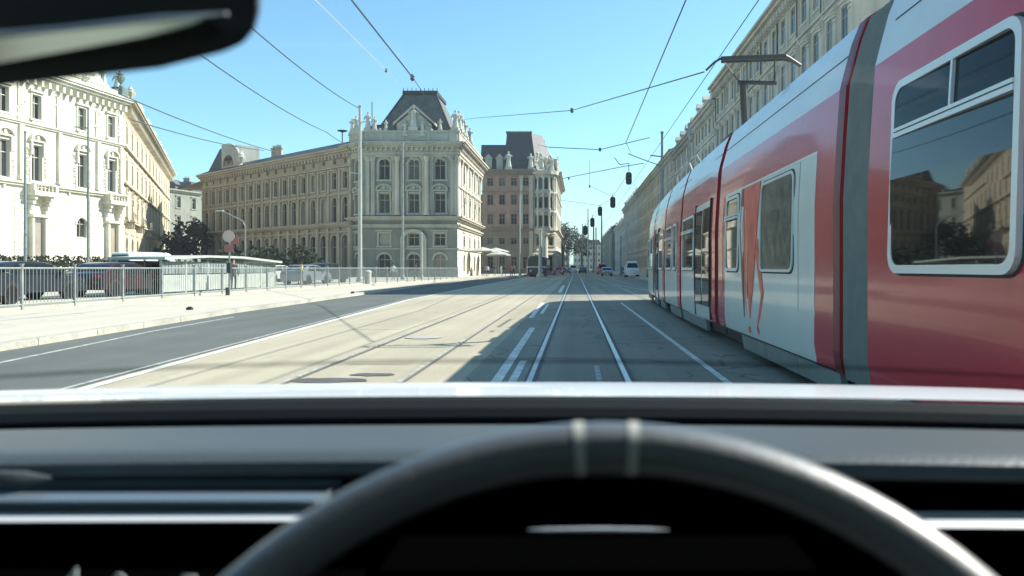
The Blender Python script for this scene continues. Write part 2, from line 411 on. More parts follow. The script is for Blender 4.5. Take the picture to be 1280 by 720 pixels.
def pilaster(mb, fr, u, z0, z1, w=.6, d=.25, mi=0, cap=True):
    fr.box(mb, u-w/2, -.02, z0, u+w/2, d, z1, mi)
    fr.box(mb, u-w*.65, -.02, z0-.002, u+w*.65, d+.08, z0+.4, mi)
    if cap:
        fr.box(mb, u-w*.6, -.02, z1-.9, u+w*.6, d+.06, z1-.75, mi)
        for i, (e, dd) in enumerate(((.62, .1), (.75, .17), (.85, .24))): fr.box(mb, u-w*e, -.02, z1-.6+i*.2, u+w*e, d+dd, z1-.4+i*.2, mi)
def column(mb, c, r, z0, z1, mi=0):
    x, y = c.x, c.y
    mb.lathe((x, y, 0), [(r*1.35, z0), (r*1.35, z0+.3), (r, z0+.5), (r*.98, (z0+z1)/2), (r*.86, z1-.8), (r*.9, z1-.7), (r*1.15, z1-.35), (r*1.35, z1-.2), (r*1.35, z1)], 10, mi)
def statue(mb, c, h, mi=0, seed=0):
    """a draped stone figure: plinth, robe, torso, arms, head"""
    rg = random.Random(seed); x, y, z = c; s = h/2.2
    mb.box(x-.4*s, y-.4*s, z, x+.4*s, y+.4*s, z+.3*s, mi)
    mb.lathe((x, y, z+.3*s), [(.38*s, 0), (.30*s, .5*s), (.22*s, .95*s), (.30*s, 1.3*s), (.27*s, 1.5*s), (.09*s, 1.6*s), (.09*s, 1.66*s), (.14*s, 1.75*s), (.13*s, 1.88*s), (.03*s, 1.95*s)], 8, mi)
    for sx in (-1, 1):
        e = rg.uniform(-.2, .5)
        mb.tube([(x+sx*.25*s, y, z+1.75*s), (x+sx*.42*s, y-.1*s, z+(1.45+e*.3)*s), (x+sx*.40*s, y-.25*s, z+(1.3+e)*s)], [.09*s, .075*s, .05*s], 6, mi)
def urn(mb, c, h, mi=0):
    s = h; mb.lathe(c, [(.22*s, 0), (.22*s, .1*s), (.08*s, .2*s), (.28*s, .5*s), (.3*s, .65*s), (.16*s, .72*s), (.2*s, .8*s), (.05*s, 1.*s)], 8, mi)
def balustrade(mb, fr, u0, u1, d, z, h=1., mi=0, step=.5):
    fr.box(mb, u0, d-.25, z, u1, d, z+.15, mi); fr.box(mb, u0, d-.27, z+h-.16, u1, d+.02, z+h, mi)
    n = max(1, int((u1-u0)/step))
    for i in range(n+1):
        u = u0+(u1-u0)*i/n
        if i % 6 == 0: fr.box(mb, u-.18, d-.28, z+.15, u+.18, d+.03, z+h-.16, mi)
        else:
            c = fr(u, d-.12, z+.15); hh = h-.31
            mb.lathe(c, [(.07, 0), (.12, .3*hh), (.05, .7*hh), (.09, hh)], 5, mi)
def roof_hip(mb, pts, z0, top, z1, mi=0, mtop=0):
    """frustum: base polygon pts (x,y) at z0 to top polygon at z1"""
    n = len(pts); vs = [(x, y, z0) for x, y in pts]+[(x, y, z1) for x, y in top]
    mb.add(vs, [(i, (i+1) % n, n+(i+1) % n, n+i) for i in range(n)], mi); mb.add(vs, [tuple(range(n, 2*n))], mtop)
def cols(w, n, m=None):
    m = w/n/2 if m is None else m
    return [m+(w-2*m)*i/(n-1) for i in range(n)]
def back_walls(mb, pts, z1, mi=0, z0=0):
    for a, b in zip(pts[:-1], pts[1:]): mb.quad((*a, z0), (*b, z0), (*b, z1), (*a, z1), mi)
def relief(mb, fr, u0, u1, z0, z1, n, mi=0, seed=1, s=.35):
    """carved ornament: clusters of small lobes on the wall"""
    rg = random.Random(seed)
    for _ in range(n):
        u, z = rg.uniform(u0, u1), rg.uniform(z0, z1); r = s*rg.uniform(.4, 1)
        c = fr(u, 0, z); A = [c+fr.U*(math.cos(t)*r)+Vector((0, 0, math.sin(t)*r)) for t in [k*math.pi/3+rg.random() for k in range(6)]]
        mb.add(A+[c+fr.N*r*.8], [(k, (k+1) % 6, 6) for k in range(6)], mi)
def chimney(root, x, y, z, h, w=1.2, d=.8, m='brownlight'):
    c = MB(); c.box(x-w/2, y-d/2, z, x+w/2, y+d/2, z+h); c.box(x-w/2-.12, y-d/2-.12, z+h, x+w/2+.12, y+d/2+.12, z+h+.2)
    for k in (-.3, 0, .3): c.lathe((x+k*w, y, z+h+.2), [(.14, 0), (.11, .5)], 6)
    return part('chimney', c, m, root)

# ================================================================ SETTING
g = MB(); g.quad((-1500, -300, 0), (1500, -300, 0), (1500, 3000, 0), (-1500, 3000, 0)); struct('ground', g, 'ground')
def strip(name, left, right, z, mat, kind='structure'):
    m = MB()
    for (a, b), (c, d) in zip(zip(left[:-1], left[1:]), zip(right[:-1], right[1:])):
        m.quad((*a, z), (*c, z), (*d, z), (*b, z))
    return struct(name, m, mat, kind)
KX = [(-8.2, -20), (-9.0, 9), (-10.2, 24), (-11.0, 50), (-11.9, 90), (-11.9, 140), (-6., 160), (-4.5, 400)]
LX = [(-5.2, -20), (-5.55, 8), (-5.95, 14), (-7.2, 34), (-7.4, 60), (-7.4, 90), (-7.4, 140), (-4., 160), (-3.5, 400)]
def lerp_line(L, y):
    for (x0, y0), (x1, y1) in zip(L[:-1], L[1:]):
        if y0 <= y <= y1: return x0+(x1-x0)*(y-y0)/(y1-y0)
    return L[-1][0]
ys = [-20, 0, 8, 9, 14, 20, 24, 34, 42, 50, 60, 75, 90, 115, 140, 160, 400]
strip('road', [(lerp_line(KX, y)+.02, y) for y in ys], [(lerp_line(LX, y), y) for y in ys], .004, 'asphalt')
strip('tram_lane_surface', [(-1.35, -20), (-1.35, 400)], [(7.5, -20), (7.5, 400)], .004, 'shadedbed')  # darker sheet that paints in the shade along the tram
# pavement on the left with a stone kerb
pv = MB()
for a, b in zip(ys[:-1], ys[1:]):
    xa, xb = lerp_line(KX, a)-.16, lerp_line(KX, b)-.16
    pv.quad((-130, a, .125), (xa, a, .125), (xb, b, .125), (-130, b, .125))
struct('pavement', pv, 'pave')
kb = MB()
for a, b in zip(ys[:-1], ys[1:]):
    n = max(1, int((b-a)/2)) if b <= 160 else 4
    for i in range(n):
        ya, yb = a+(b-a)*i/n, a+(b-a)*(i+1)/n-.02
        xa, xb = lerp_line(KX, ya), lerp_line(KX, yb)
        kb.add([(xa-.16, ya, 0), (xa, ya, 0), (xb, yb, 0), (xb-.16, yb, 0), (xa-.16, ya, .13), (xa, ya, .13), (xb, yb, .13), (xb-.16, yb, .13)],
               [(4,5,6,7), (1,2,6,5), (0,1,5,4), (3,2,6,7)])
struct('kerb', kb, 'kerb')
rp = MB(); rp.box(8.6, -20, .0, 8.8, 400, .13); struct('kerb_far_side', rp, 'kerb')
rp = MB(); rp.quad((8.8, -20, .125), (60, -20, .125), (60, 400, .125), (8.8, 400, .125)); struct('pavement_far_side', rp, 'pave')
# island pavement under the middle buildings
ip = MB(); ip.add([(-30, 96, .135), (-12.2, 97, .135), (-12.2, 150, .135), (-5.4, 158, .135), (-5.4, 300, .135), (-60, 300, .135)], [(0,1,2,3,4,5)]); struct('pavement_corner', ip, 'pave')

# painted markings and rails
def line(name, pts, w, mat, z=.008, kind='structure'):
    m = MB()
    for (x0, y0), (x1, y1) in zip(pts[:-1], pts[1:]): m.quad((x0-w/2, y0, z), (x0+w/2, y0, z), (x1+w/2, y1, z), (x1-w/2, y1, z))
    return struct(name, m, mat, kind)
edge = [(lerp_line(LX, y)+.06, y) for y in ys[1:-1]]
line('road_marking', [(x+.07, y) for x, y in edge], .13, 'paint')
line('road_marking', [(x-.16, y) for x, y in edge], .07, 'paintworn')
line('road_marking', [(-8.05, 9), (-8.15, 11.2), (-9.0, 17), (-9.4, 22)], .10, 'paintworn')
line('road_marking', [(-.93, 6), (-.98, 18)], .13, 'paint')
line('road_marking', [(-.74, 5), (-.76, 11.6)], .10, 'paint')
line('road_marking', [(-1.22, 21.5), (-1.28, 31)], .13, 'paint')
line('road_marking', [(-1.02, 23.5), (-1.04, 30)], .10, 'paint')
line('road_marking', [(1.80, 0), (1.74, 31)], .09, 'paint')
line('road_marking', [(.28, 6.), (.28, 11)], .07, 'paintworn')
line('road_marking', [(-.9, 44), (-.95, 62)], .2, 'paint')
line('road_marking', [(4.4, 44), (3.2, 70)], .2, 'paintworn')
line('road_marking', [(-16.5, 66), (-9.5, 66)], .6, 'paint', z=.009)
def rails(xs, y1=380):
    for x in xs:
        line('tram_rail', [(x, -20), (x, y1)], .065, 'rail', z=.0125)
        line('rail_groove', [(x+.06, -20), (x+.06, y1)], .05, 'groove', z=.0125); line('rail_groove', [(x-.05, -20), (x-.05, y1)], .025, 'groove', z=.0125)
rails((-.555, .62))
for x in (-3.45, -2.1):
    line('tram_rail', [(x, -20), (x, 380)], .05, 'paintworn', z=.0085); line('rail_groove', [(x+.07, -20), (x+.07, 380)], .045, 'groove', z=.0085)
rails((3.0, 4.45))
def sheet(name, x0, y0, x1, y1, mat, z=.0035):
    m = MB(); m.quad((x0, y0, z), (x1, y0, z), (x1, y1, z), (x0, y1, z)); return struct(name, m, mat)
sheet('surface_repair', -5.0, 17.5, -3.9, 30, 'patch'); sheet('surface_repair', -3.2, 11.2, -2.35, 14.4, 'patch'); sheet('surface_repair', -7.0, 46, -4.4, 63, 'patch')
# tar patches and a manhole cover
def blob(name, cx, cy, rx, ry, mat, z, seed, kind='structure'):
    rg = random.Random(seed); m = MB(); n = 22
    m.add([(cx+rx*math.cos(t)*rg.uniform(.75, 1.1), cy+ry*math.sin(t)*rg.uniform(.75, 1.1), z) for t in [2*math.pi*k/n for k in range(n)]], [tuple(range(n))])
    return struct(name, m, mat, kind)
blob('tar_patch', -2.95, 9.6, .5, .22, 'tar', .006, 3); blob('tar_patch', -2.55, 10.1, .3, .15, 'tar', .0065, 4)
mh = MB(); mh.lathe((-2.95, 15.5, .012), [(.36, 0), (.33, .004), (.0, .004)], 20); single('manhole_cover', mh, 'kerb', 'round iron manhole cover in the sunlit track bed', 'manhole cover')

# ================================================================ BUILDINGS
# --- white palace on the left
def building_left():
    t = thing('palace', 'cream white ornate palace with arched window pediments, partly behind the mirror', 'building', (-60, 88, 0))
    w = MB(); fr = Fr((-62.6, 60), (-58.8, 104)); ox = fr.w-32.2
    us = [ox+u for u in (-6.5, .5, 6.8, 12.6, 17.2, 24.4, 29.7)]
    usx = [u for u in us if abs(u-(ox+12.6)) > .1]
    # ground floor: rusticated, small oval/arched niches
    gu = [u for i, u in enumerate(us) if i in (0, 1, 2, 5)]
    band(w, fr, 0, 3.9, [], 0, 0); floor_row(t, w, fr, 3.9, 10.3, gu, 1.7, 5.0, 2.4, 'bare', True, tm='cream')
    for u in (us[5],): pass
    floor_row(t, w, fr, 10.3, 17.2, usx+[us[3]], 1.55, 11.0, 4.0, 'seg', False, tm='cream', fm='framew')
    floor_row(t, w, fr, 17.2, 22.2, us, 1.35, 17.9, 2.7, 'flat', False, tm='cream', fm='framew')
    fr2 = Fr((-58.8, 104), (-95, 187)); n2 = 13; u2 = cols(fr2.w, n2)
    floor_row(t, w, fr2, 0, 7.2, u2, 2.2, .6, 4.9, 'flat', True, mi=1, tm='yellow', flush=True)
    floor_row(t, w, fr2, 7.2, 12.4, u2, 1.7, 8.0, 3.0, 'seg', False, mi=1, tm='yellow', flush=True)
    floor_row(t, w, fr2, 12.4, 17.2, u2, 1.6, 13.0, 2.8, 'tri', False, mi=1, tm='yellow', flush=True)
    floor_row(t, w, fr2, 17.2, 22.2, u2, 1.5, 17.9, 2.4, 'flat', False, mi=1, tm='yellow', flush=True)
    back_walls(w, [(-95, 187), (-125, 175), (-90, 55), (-62.6, 60)], 22.2)
    w.add([(-62.6, 60, 22.2), (-58.8, 104, 22.2), (-95, 187, 22.2), (-125, 175, 22.2), (-90, 55, 22.2)], [(0,1,2,3,4)])
    part('wall', w, ['cream', 'yellow'], t)
    c = MB()
    for k in range(13):                                        # banded rustication grooves read as thin courses
        fr.box(c, 0, -.02, .5+k*.74, fr.w, .07, 1.12+k*.74) if False else None
    cornice(c, fr, 10.3, [(.25, .3), (.2, .5)], ext=.5); cornice(c, fr, 17.0, [(.2, .2), (.15, .35)], ext=.5)
    z = cornice(c, fr, 22.2, [(.35, .3), (.3, .7), (.25, 1.0), (.2, 1.15)], ext=.8)
    n = int(fr.w/1.1)
    for i in range(n): fr.box(c, (i+.5)*fr.w/n-.17, -.02, 21.55, (i+.5)*fr.w/n+.17, .75, 22.2)
    part('cornice', c, 'cream', t)
    c = MB(); cornice(c, fr2, 7.2, [(.25, .3), (.2, .6)]); cornice(c, fr2, 12.3, [(.2, .35)]); cornice(c, fr2, 17.1, [(.2, .35)])
    cornice(c, fr2, 22.2, [(.35, .4), (.3, .9), (.25, 1.3), (.2, 1.5)])
    for i in range(70): fr2.box(c, (i+.5)*fr2.w/70-.2, -.02, 21.5, (i+.5)*fr2.w/70+.2, .9, 22.2)
    part('side_cornice', c, 'yellow', t)
    # rustication courses on the ground floor, as real projecting bands between the niches
    c = MB()
    edges = [0]+[e for u in sorted(us) for e in (u-1.45, u+1.45)]+[fr.w]
    C_ = {a: MB() for a in edges[::2]}
    for k in range(13):
        for a, b in zip(edges[::2], edges[1::2]):
            if b > a: fr.box(C_[a], a, -.02, .4+k*.74, b, .055, 1.05+k*.74)
    for c in C_.values():
        if c.v: part('rustication', c, 'cream', t)
    # pilasters with carved ornament between upper windows
    for i, u in enumerate([ox+v for v in (-3, 3.6, 9.6, 14.9, 20.6, 27.2, 31.5)]):
        p = MB(); pilaster(p, fr, u, 11.0, 16.9, .55, .28, cap=False); fr.box(p, u-.4, -.02, 17.4, u+.4, .16, 21.5)
        relief(p, fr, u-.45, u+.45, 17.6, 21.4, 22, seed=i, s=.42)
        part('pilaster', p, 'cream', t)
    for i, u in enumerate(us):
        o = MB(); ff = Fr(fr(0, .01, 0)[:2], fr(fr.w, .01, 0)[:2])
        relief(o, ff, u-.8, u+.8, 15.6, 16.3, 26, seed=i+40, s=.34); part('carved_ornament', o, 'cream', t)
        o = MB(); relief(o, ff, u-.8, u+.8, 21.0, 21.4, 20, seed=i+60, s=.30); part('carved_ornament', o, 'cream', t)
        for sx in (-1, 1): o = MB(); relief(o, ff, u+sx*1.25-.10, u+sx*1.25+.10, 11.2, 15, 40, seed=i+80+sx, s=.28); part('carved_ornament', o, 'cream', t)
        o = MB(); fr.box(o, u-.75, -.01, 17.25, u+.75, .16, 17.62); part('apron_panel', o, 'cream', t)
        o = MB(); fr.box(o, u-1.0, -.01, 10.72, u+1.0, .3, 10.98); part('window_sill', o, 'cream', t)
    for i in range(int(fr.w/3.2)):
        o = MB(); q = 1+i*3.2; fr.box(o, q+1, -.01, 9.95, q+1.3, .2, 10.25)
        part('console', o, 'cream', t)
    # gabled attic with sculpture
    a = MB(); fn = lambda u, z, d: fr(u, d, z)
    u0, u1 = ox+15.5, ox+28.5
    fr.box(a, ox-8, -.6, 23.3, fr.w, .0, 24.1)
    a.prism([(u0, 24.1), (u1, 24.1), (u1-1.2, 25.4), (u1-3.5, 26.4), ((u0+u1)/2, 27.8), (u0+3.5, 26.4), (u0+1.2, 25.4)], fn, -.8, .12)
    relief(a, Fr(fr(0, .14, 0)[:2], fr(fr.w, .14, 0)[:2]), u0+2, u1-2, 24.3, 26.2, 60, seed=5, s=.5)
    part('gable', a, 'cream', t)
    for u in (ox+15, ox+22, ox+29, ox+31.6):
        s = MB(); c0 = fr(u, -.5, 24.1 if u != ox+22 else 27.6); statue(s, c0, 2.6, seed=int(u)); part('statue', s, 'statue', t)
    for u in (ox+31.9,):
        s = MB(); c0 = fr(u, -.3, 23.3); s.box(c0.x-.7, c0.y-.7, c0.z, c0.x+.7, c0.y+.7, c0.z+1.4); urn(s, c0+Vector((0, 0, 1.4)), 2.2); part('urn', s, 'greenroof', t)
    b = MB(); balustrade(b, fr2, 1, fr2.w-1, .2, 23.3, 1.1); part('parapet', b, 'yellow', t)
    for u in range(8, int(fr2.w), 13):
        s = MB(); c0 = fr2(u, 0, 24.4); urn(s, c0, 2.2); part('urn', s, 'yellow', t)
    # entrance balconies on consoles, whose shade falls across the wall
    for u in (us[4], us[6]):
        b = MB(); fr.box(b, u-1.7, 0, 9.35, u+1.7, 1.25, 9.7)
        for k in range(5):
            for sx in (-1, 1): fr.box(b, u+sx*1.2-.2, 0, 8.9-k*.5, u+sx*1.2+.2, 1.0-k*.2, 9.35-k*.5)
        balustrade(b, fr, u-1.65, u+1.65, 1.2, 9.7, 1.0)
        for sx in (-1, 1): fr.box(b, u+sx*1.55-.1, 0, 9.7, u+sx*1.55+.1, .95, 10.6)
        part('balcony', b, 'cream', t)
        d = MB(); fr.box(d, u-1.1, -.02, .2, u-.8, .5, 7); fr.box(d, u+.8, -.02, .2, u+1.1, .5, 7); fr.box(d, u-1.3, -.02, 7, u+1.3, .7, 7.3)
        part('portal', d, 'cream', t)
        d = MB(); fr.box(d, u-.79, -.02, .2, u+.79, .08, 6.4); part('door', d, 'brownstone', t)
    for i, u in enumerate(u2[::2]):
        b = MB(); fr2.box(b, u-1.9, 0, 7.5, u+1.9, 1.1, 7.75); balustrade(b, fr2, u-1.85, u+1.85, 1.05, 7.75, 1.0, step=.4)
        for sx in (-1, 1): fr2.box(b, u+sx*1.3-.2, 0, 6.6, u+sx*1.3+.2, .8, 7.5)
        part('balcony', b, 'yellow', t)
    r = MB()
    roof_hip(r, [fr(0, -1.5, 0)[:2], fr(fr.w, -1.5, 0)[:2], (-94, 183), (-122, 174), (-89, 57)], 22.4, [fr(6, -6, 0)[:2], (-64, 104), (-97, 178), (-116, 170), (-84, 66)], 25.2)
    part('roof', r, 'slatel', t)
building_left()

# --- dark block at the end of the square
def building_back():
    t = thing('apartment_building', 'shaded grey block with slate roof, in the gap beside the cream palace', 'building', (-104, 214, 0))
    w = MB(); fr = Fr((-113, 212), (-101.2, 210)); us = cols(fr.w, 4)
    fb = Fr((-101.2, 210), (-97, 211.5))
    for i, z in enumerate((0, 5.5, 10.2, 15)):
        floor_row(t, w, fr, z, z+(5.5, 4.7, 4.8, 5)[i], us, 1.4, z+1.3, 2.6, 'flat', tm='grey')
    fs = Fr((-101.2, 210), (-100.4, 260))
    band(w, fs, 0, 20, [], 0, 0, 1)
    w.add([(-113, 212, 20), (-101.2, 210, 20), (-100.4, 260, 20), (-113, 262, 20)], [(0,1,2,3)])
    back_walls(w, [(-113, 262), (-113, 212)], 20)
    part('wall', w, ['greydark', 'greydark'], t)
    c = MB(); cornice(c, fr, 20, [(.4, .4), (.3, .8)], ext=.5); cornice(c, fr, 5.4, [(.2, .3)]); cornice(c, fs, 20, [(.4, .4), (.3, .8)]); part('cornice', c, 'grey', t)
    r = MB(); roof_hip(r, [(-113.3, 211.6), (-100.6, 209.6), (-100.6, 260), (-113.3, 262)], 20.7, [(-111, 216), (-103, 214), (-103, 250), (-111, 252)], 24.5); part('roof', r, 'slate', t)
    for x in (-110, -105): chimney(t, x, 216, 23, 2.4, 1.6)
    d = MB(); d.box(-108.6, 211.2, 20.6, -105.8, 214, 23.4); d.prism([(-109, 23.4), (-105.4, 23.4), (-107.2, 25)], lambda a, b, c_: (a, c_, b), 211, 216); part('dormer', d, 'slatel', t)
    t2 = thing('apartment_building', 'narrow sunlit grey house front just left of the long brown wing', 'building', (-97, 205, 0))
    w = MB(); fr = Fr((-100.3, 200), (-95.0, 205)); us = cols(fr.w, 2)
    fr = Fr((-100.2, 190), (-96.6, 206)); us = cols(fr.w, 3)
    for i, z in enumerate((0, 5.5, 10.2, 15)): floor_row(t2, w, fr, z, z+(5.5, 4.7, 4.8, 5)[i], us, 1.4, z+1.3, 2.6, 'flat', tm='greystone')
    back_walls(w, [(-96.6, 206), (-104, 209), (-107, 192), (-100.2, 190)], 20)
    w.add([(-100.2, 190, 20), (-96.6, 206, 20), (-104, 209, 20), (-107, 192, 20)], [(0,1,2,3)])
    part('wall', w, 'greydark', t2)
    c = MB(); cornice(c, fr, 20, [(.4, .4), (.3, .8)]); part('cornice', c, 'greystone', t2)
building_back()

# --- long brown wing
def building_wing():
    t = thing('wing_building', 'long brown stone wing with rows of arched windows and a dark roof edge', 'building', (-50, 135, 0))
    w = MB(); fr = Fr((-68.6, 147), (-31.4, 112.3)); n = 17; us = cols(fr.w, n, 1.8)
    floor_row(t, w, fr, 0, 7.4, us, 1.7, .9, 5.2, 'flat', True, mi=1, tm='brownlight')
    floor_row(t, w, fr, 7.4, 12.0, us, 1.45, 7.9, 3.6, 'flat', True, tm='brownlight')
    floor_row(t, w, fr, 12.0, 15.9, us, 1.2, 12.7, 2.4, 'flat', False, tm='brownlight')
    floor_row(t, w, fr, 15.9, 17.5, us, .75, 16.3, .7, 'bare', False, tm='brownlight')
    fe = Fr((-77, 174), (-68.6, 147)); floor_row(t, w, fe, 0, 7.4, cols(fe.w, 5), 1.7, .9, 5.2, 'flat', True, mi=1, tm='brownlight')
    floor_row(t, w, fe, 7.4, 12, cols(fe.w, 5), 1.45, 7.9, 3.6, 'flat', True, tm='brownlight'); floor_row(t, w, fe, 12, 17.5, cols(fe.w, 5), 1.2, 12.7, 2.4, 'flat', tm='brownlight')
    back_walls(w, [(-31.4, 112.3), (-22, 122), (-62, 177), (-77, 174)], 17.5)
    w.add([(-68.6, 147, 17.5), (-31.4, 112.3, 17.5), (-22, 122, 17.5), (-60, 175, 17.5), (-82, 165, 17.5)], [(0,1,2,3,4)])
    part('wall', w, ['brownstone', 'brownstone'], t)
    c = MB(); cornice(c, fr, 7.2, [(.2, .3), (.2, .6), (.12, .75)], ext=.3); cornice(c, fr, 11.95, [(.18, .22)]); cornice(c, fr, 15.7, [(.18, .3)])
    cornice(c, fr, 17.5, [(.3, .35), (.3, .8), (.25, 1.1)], ext=.3); cornice(c, fe, 17.5, [(.3, .35), (.3, .8), (.25, 1.1)]); cornice(c, fe, 7.2, [(.2, .3), (.2, .6)])
    for i in range(52): fr.box(c, (i+.5)*fr.w/52-.17, -.02, 17.0, (i+.5)*fr.w/52+.17, .6, 17.5)
    part('cornice', c, 'brownlight', t)
    for i in range(n+1):
        u = 1.8-1.48+(fr.w-3.6)/(n-1)*i
        p = MB(); fr.box(p, u-.24, -.02, 7.75, u+.24, .22, 15.6); fr.box(p, u-.33, -.02, .6, u+.33, .35, 7.1); part('pilaster', p, 'brownlight', t)
    r = MB(); roof_hip(r, [fr(-.5, .9, 0)[:2], fr(fr.w, .9, 0)[:2], (-23, 121), (-62, 176), (-76.5, 173)], 18.36, [fr(3, -2, 0)[:2], fr(fr.w-1, -2, 0)[:2], (-27, 122), (-62, 170), (-73, 168)], 19.8)
    part('roof', r, 'slate', t)
    # domed corner dormer at the far end, with a white curved gable
    d = MB(); cx, cy = fr(4.2, -3.5, 0)[:2]
    roof_hip(d, [fr(.4, -.6, 0)[:2], fr(6.8, -.6, 0)[:2], fr(6.8, -7, 0)[:2], fr(.4, -7, 0)[:2]], 18.6, [fr(2.2, -2.2, 0)[:2], fr(6.0, -2.2, 0)[:2], fr(6, -5, 0)[:2], fr(2.2, -5, 0)[:2]], 23.2)
    part('corner_roof', d, 'slate', t)
    d = MB(); fn = lambda u, z, dd: fr(u, dd, z)
    d.prism([(6.9, 18.7), (14.2, 18.7), (14.2, 19.8)]+[(a, b) for a, b in arc(9.2, 19.6, 5, 3.7, 0, 90, 6)]+[(6.9, 23.3)], fn, -.9, -.5)
    fr.box(d, 6.9, -5, 18.7, 12.2, -.9, 22.8)
    part('roof_house', d, 'grey', t)
    d = MB(); d.prism(arc(9.6, 19.3, 2.0, 2.0, 0, 180, 8), fn, -.51, -.44); part('lunette', d, 'glassd', t)
    c0 = fr(14.3, -.7, 18.8); s = MB(); urn(s, c0, 2.6); part('urn', s, 'statue', t)
    for u, h in ((22, 2.6), (23.4, 2.6)):
        c0 = fr(u, -3, 0); chimney(t, c0.x, c0.y, 19.2, h-.6, 1.0, .8)
    c0 = fr(fr.w-6, -2, 0); d = MB(); d.tube([(c0.x, c0.y, 19.4), (c0.x, c0.y, 21.6)], .08, 6); d.lathe((c0.x, c0.y, 21.3), [(.0, 0), (.7, .2), (.75, .3), (.0, .45)], 10); part('roof_vent', d, 'iron', t)
building_wing()

# --- corner palace
def building_corner():
    t = thing('corner_palace', 'grey green corner palace with a slate mansard roof, statues and a sunlit right flank', 'building', (-23, 118, 0))
    w = MB(); A, B, C, D = (-31.9, 113.2), (-29.1, 110.3), (-16.3, 110), (-16.3, 137)
    f0, fr, fs = Fr(A, B), Fr(B, C), Fr(C, D)
    us = [29.1-26.4, 29.1-22.3, 29.1-18.7]
    kw = dict(tm='greytrim')
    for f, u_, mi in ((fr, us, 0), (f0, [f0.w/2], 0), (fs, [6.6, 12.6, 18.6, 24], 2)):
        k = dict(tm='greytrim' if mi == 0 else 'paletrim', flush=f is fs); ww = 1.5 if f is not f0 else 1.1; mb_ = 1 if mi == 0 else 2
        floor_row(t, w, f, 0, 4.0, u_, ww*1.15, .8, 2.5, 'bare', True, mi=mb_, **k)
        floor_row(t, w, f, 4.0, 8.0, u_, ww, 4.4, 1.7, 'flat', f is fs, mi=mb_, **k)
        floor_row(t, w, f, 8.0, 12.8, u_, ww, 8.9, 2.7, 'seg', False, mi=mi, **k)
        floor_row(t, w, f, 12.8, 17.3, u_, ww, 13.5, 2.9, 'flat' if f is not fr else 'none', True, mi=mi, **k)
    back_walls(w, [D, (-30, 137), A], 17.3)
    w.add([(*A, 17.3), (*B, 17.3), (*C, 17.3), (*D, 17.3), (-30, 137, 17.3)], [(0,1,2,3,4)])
    part('wall', w, ['greystone', 'greydark', 'cream'], t)  # sunlit flank painted paler in cream, shaded front darker in grey green
    for f, m in ((f0, 'greytrim'), (fr, 'greytrim'), (fs, 'paletrim')):
        c = MB(); cornice(c, f, 3.9, [(.2, .18)], ext=.4); cornice(c, f, 6.9, [(.25, .25), (.2, .45)], ext=.4); cornice(c, f, 7.9, [(.2, .3), (.2, .6), (.15, .75)], ext=.6)
        cornice(c, f, 12.55, [(.15, .2)], ext=.3)
        cornice(c, f, 16.6, [(.35, .32), (.3, .45)], ext=.5); z = cornice(c, f, 17.3, [(.6, .4), (.25, .75), (.25, 1.15), (.2, 1.35)], ext=.75)
        for i in range(int(f.w/.7)): f.box(c, (i+.3)*.7, -.02, 17.45, (i+.7)*.7, .7, 17.9)
        part('cornice', c, m, t)
        b = MB(); f.box(b, 0, -.5, 18.6, f.w, .25, 20.0); f.box(b, -.1, -.55, 20.0, f.w+.1, .35, 20.25)
        for k in range(int(f.w/3)): f.box(b, k*3+.5, .24, 18.9, k*3+2.6, .33, 19.8)
        part('attic', b, m, t)
    for u in (.45, 1.15, 4.1, 5.2, 8.2, 9.2, 12.1, 12.65):
        p = MB(); pilaster(p, fr, u, 8.6, 16.6, .52, .3); part('pilaster', p, 'greytrim', t)
    for u in (4.65, 8.7):
        p = MB(); column(p, fr(u, .75, 0), .33, 8.6, 16.6); part('column', p, 'paletrim', t)
    for u in (.8, 3.9, 9.4, 15.6, 21.4, 26): p = MB(); pilaster(p, fs, u, 8.6, 16.6, .7, .1); part('pilaster', p, 'paletrim', t)
    p = MB(); pilaster(p, f0, .4, 8.6, 16.6, .6, .3); pilaster(p, f0, f0.w-.4, 8.6, 16.6, .6, .3); part('pilaster', p, 'greytrim', t)
    # portal in the middle bay
    p = MB(); u = us[1]
    for sx in (-1, 1): fr.box(p, u+sx*1.5-.3, -.02, 0, u+sx*1.5+.3, .5, 5.4)
    o, i = arc(u, 5.2, 1.8, 1.5, 180, 0, 10), arc(u, 5.2, 1.3, 1.0, 180, 0, 10)
    for q in range(10): p.prism([i[q], o[q], o[q+1], i[q+1]], lambda a, b, d: fr(a, d, b), -.01, .6)
    part('portal', p, 'greytrim', t)
    # mansard
    r = MB(); roof_hip(r, [(-27.9, 111.2), (-17.2, 111.0), (-17.2, 126), (-27.9, 126)], 20.0, [(-24.6, 114.5), (-20.0, 114.5), (-20.0, 122), (-24.6, 122)], 26.2)
    part('roof', r, 'slatel', t)
    r = MB(); r.box(-24.8, 114.3, 26.2, -19.8, 122.2, 26.7); r.box(-24.9, 114.2, 25.3, -19.7, 114.5, 25.5)
    for k in range(9): r.box(-24.7+k*.6, 114.35, 26.7, -24.62+k*.6, 114.43, 27.1)
    part('ridge_railing', r, 'iron', t)
    for a, b in (((-27.9, 111.2, 20.05), (-24.6, 114.5, 26.25)), ((-17.2, 111, 20.05), (-20, 114.5, 26.25))):
        r = MB(); r.tube([a, b], .14, 6); part('roof_rib', r, 'slate', t)
    r = MB(); roof_hip(r, [(-30.6, 113.4), (-27.0, 111.8), (-26, 135), (-30, 135)], 20.0, [(-29.4, 115.5), (-27.5, 115), (-27, 130), (-29, 130)], 22.0)
    roof_hip(r, [(-20, 124), (-16.8, 112), (-16.8, 136), (-28, 136)], 19.5, [(-21, 126), (-18.5, 116), (-18.5, 130), (-26, 130)], 21.9)
    part('side_roof', r, 'slate', t)
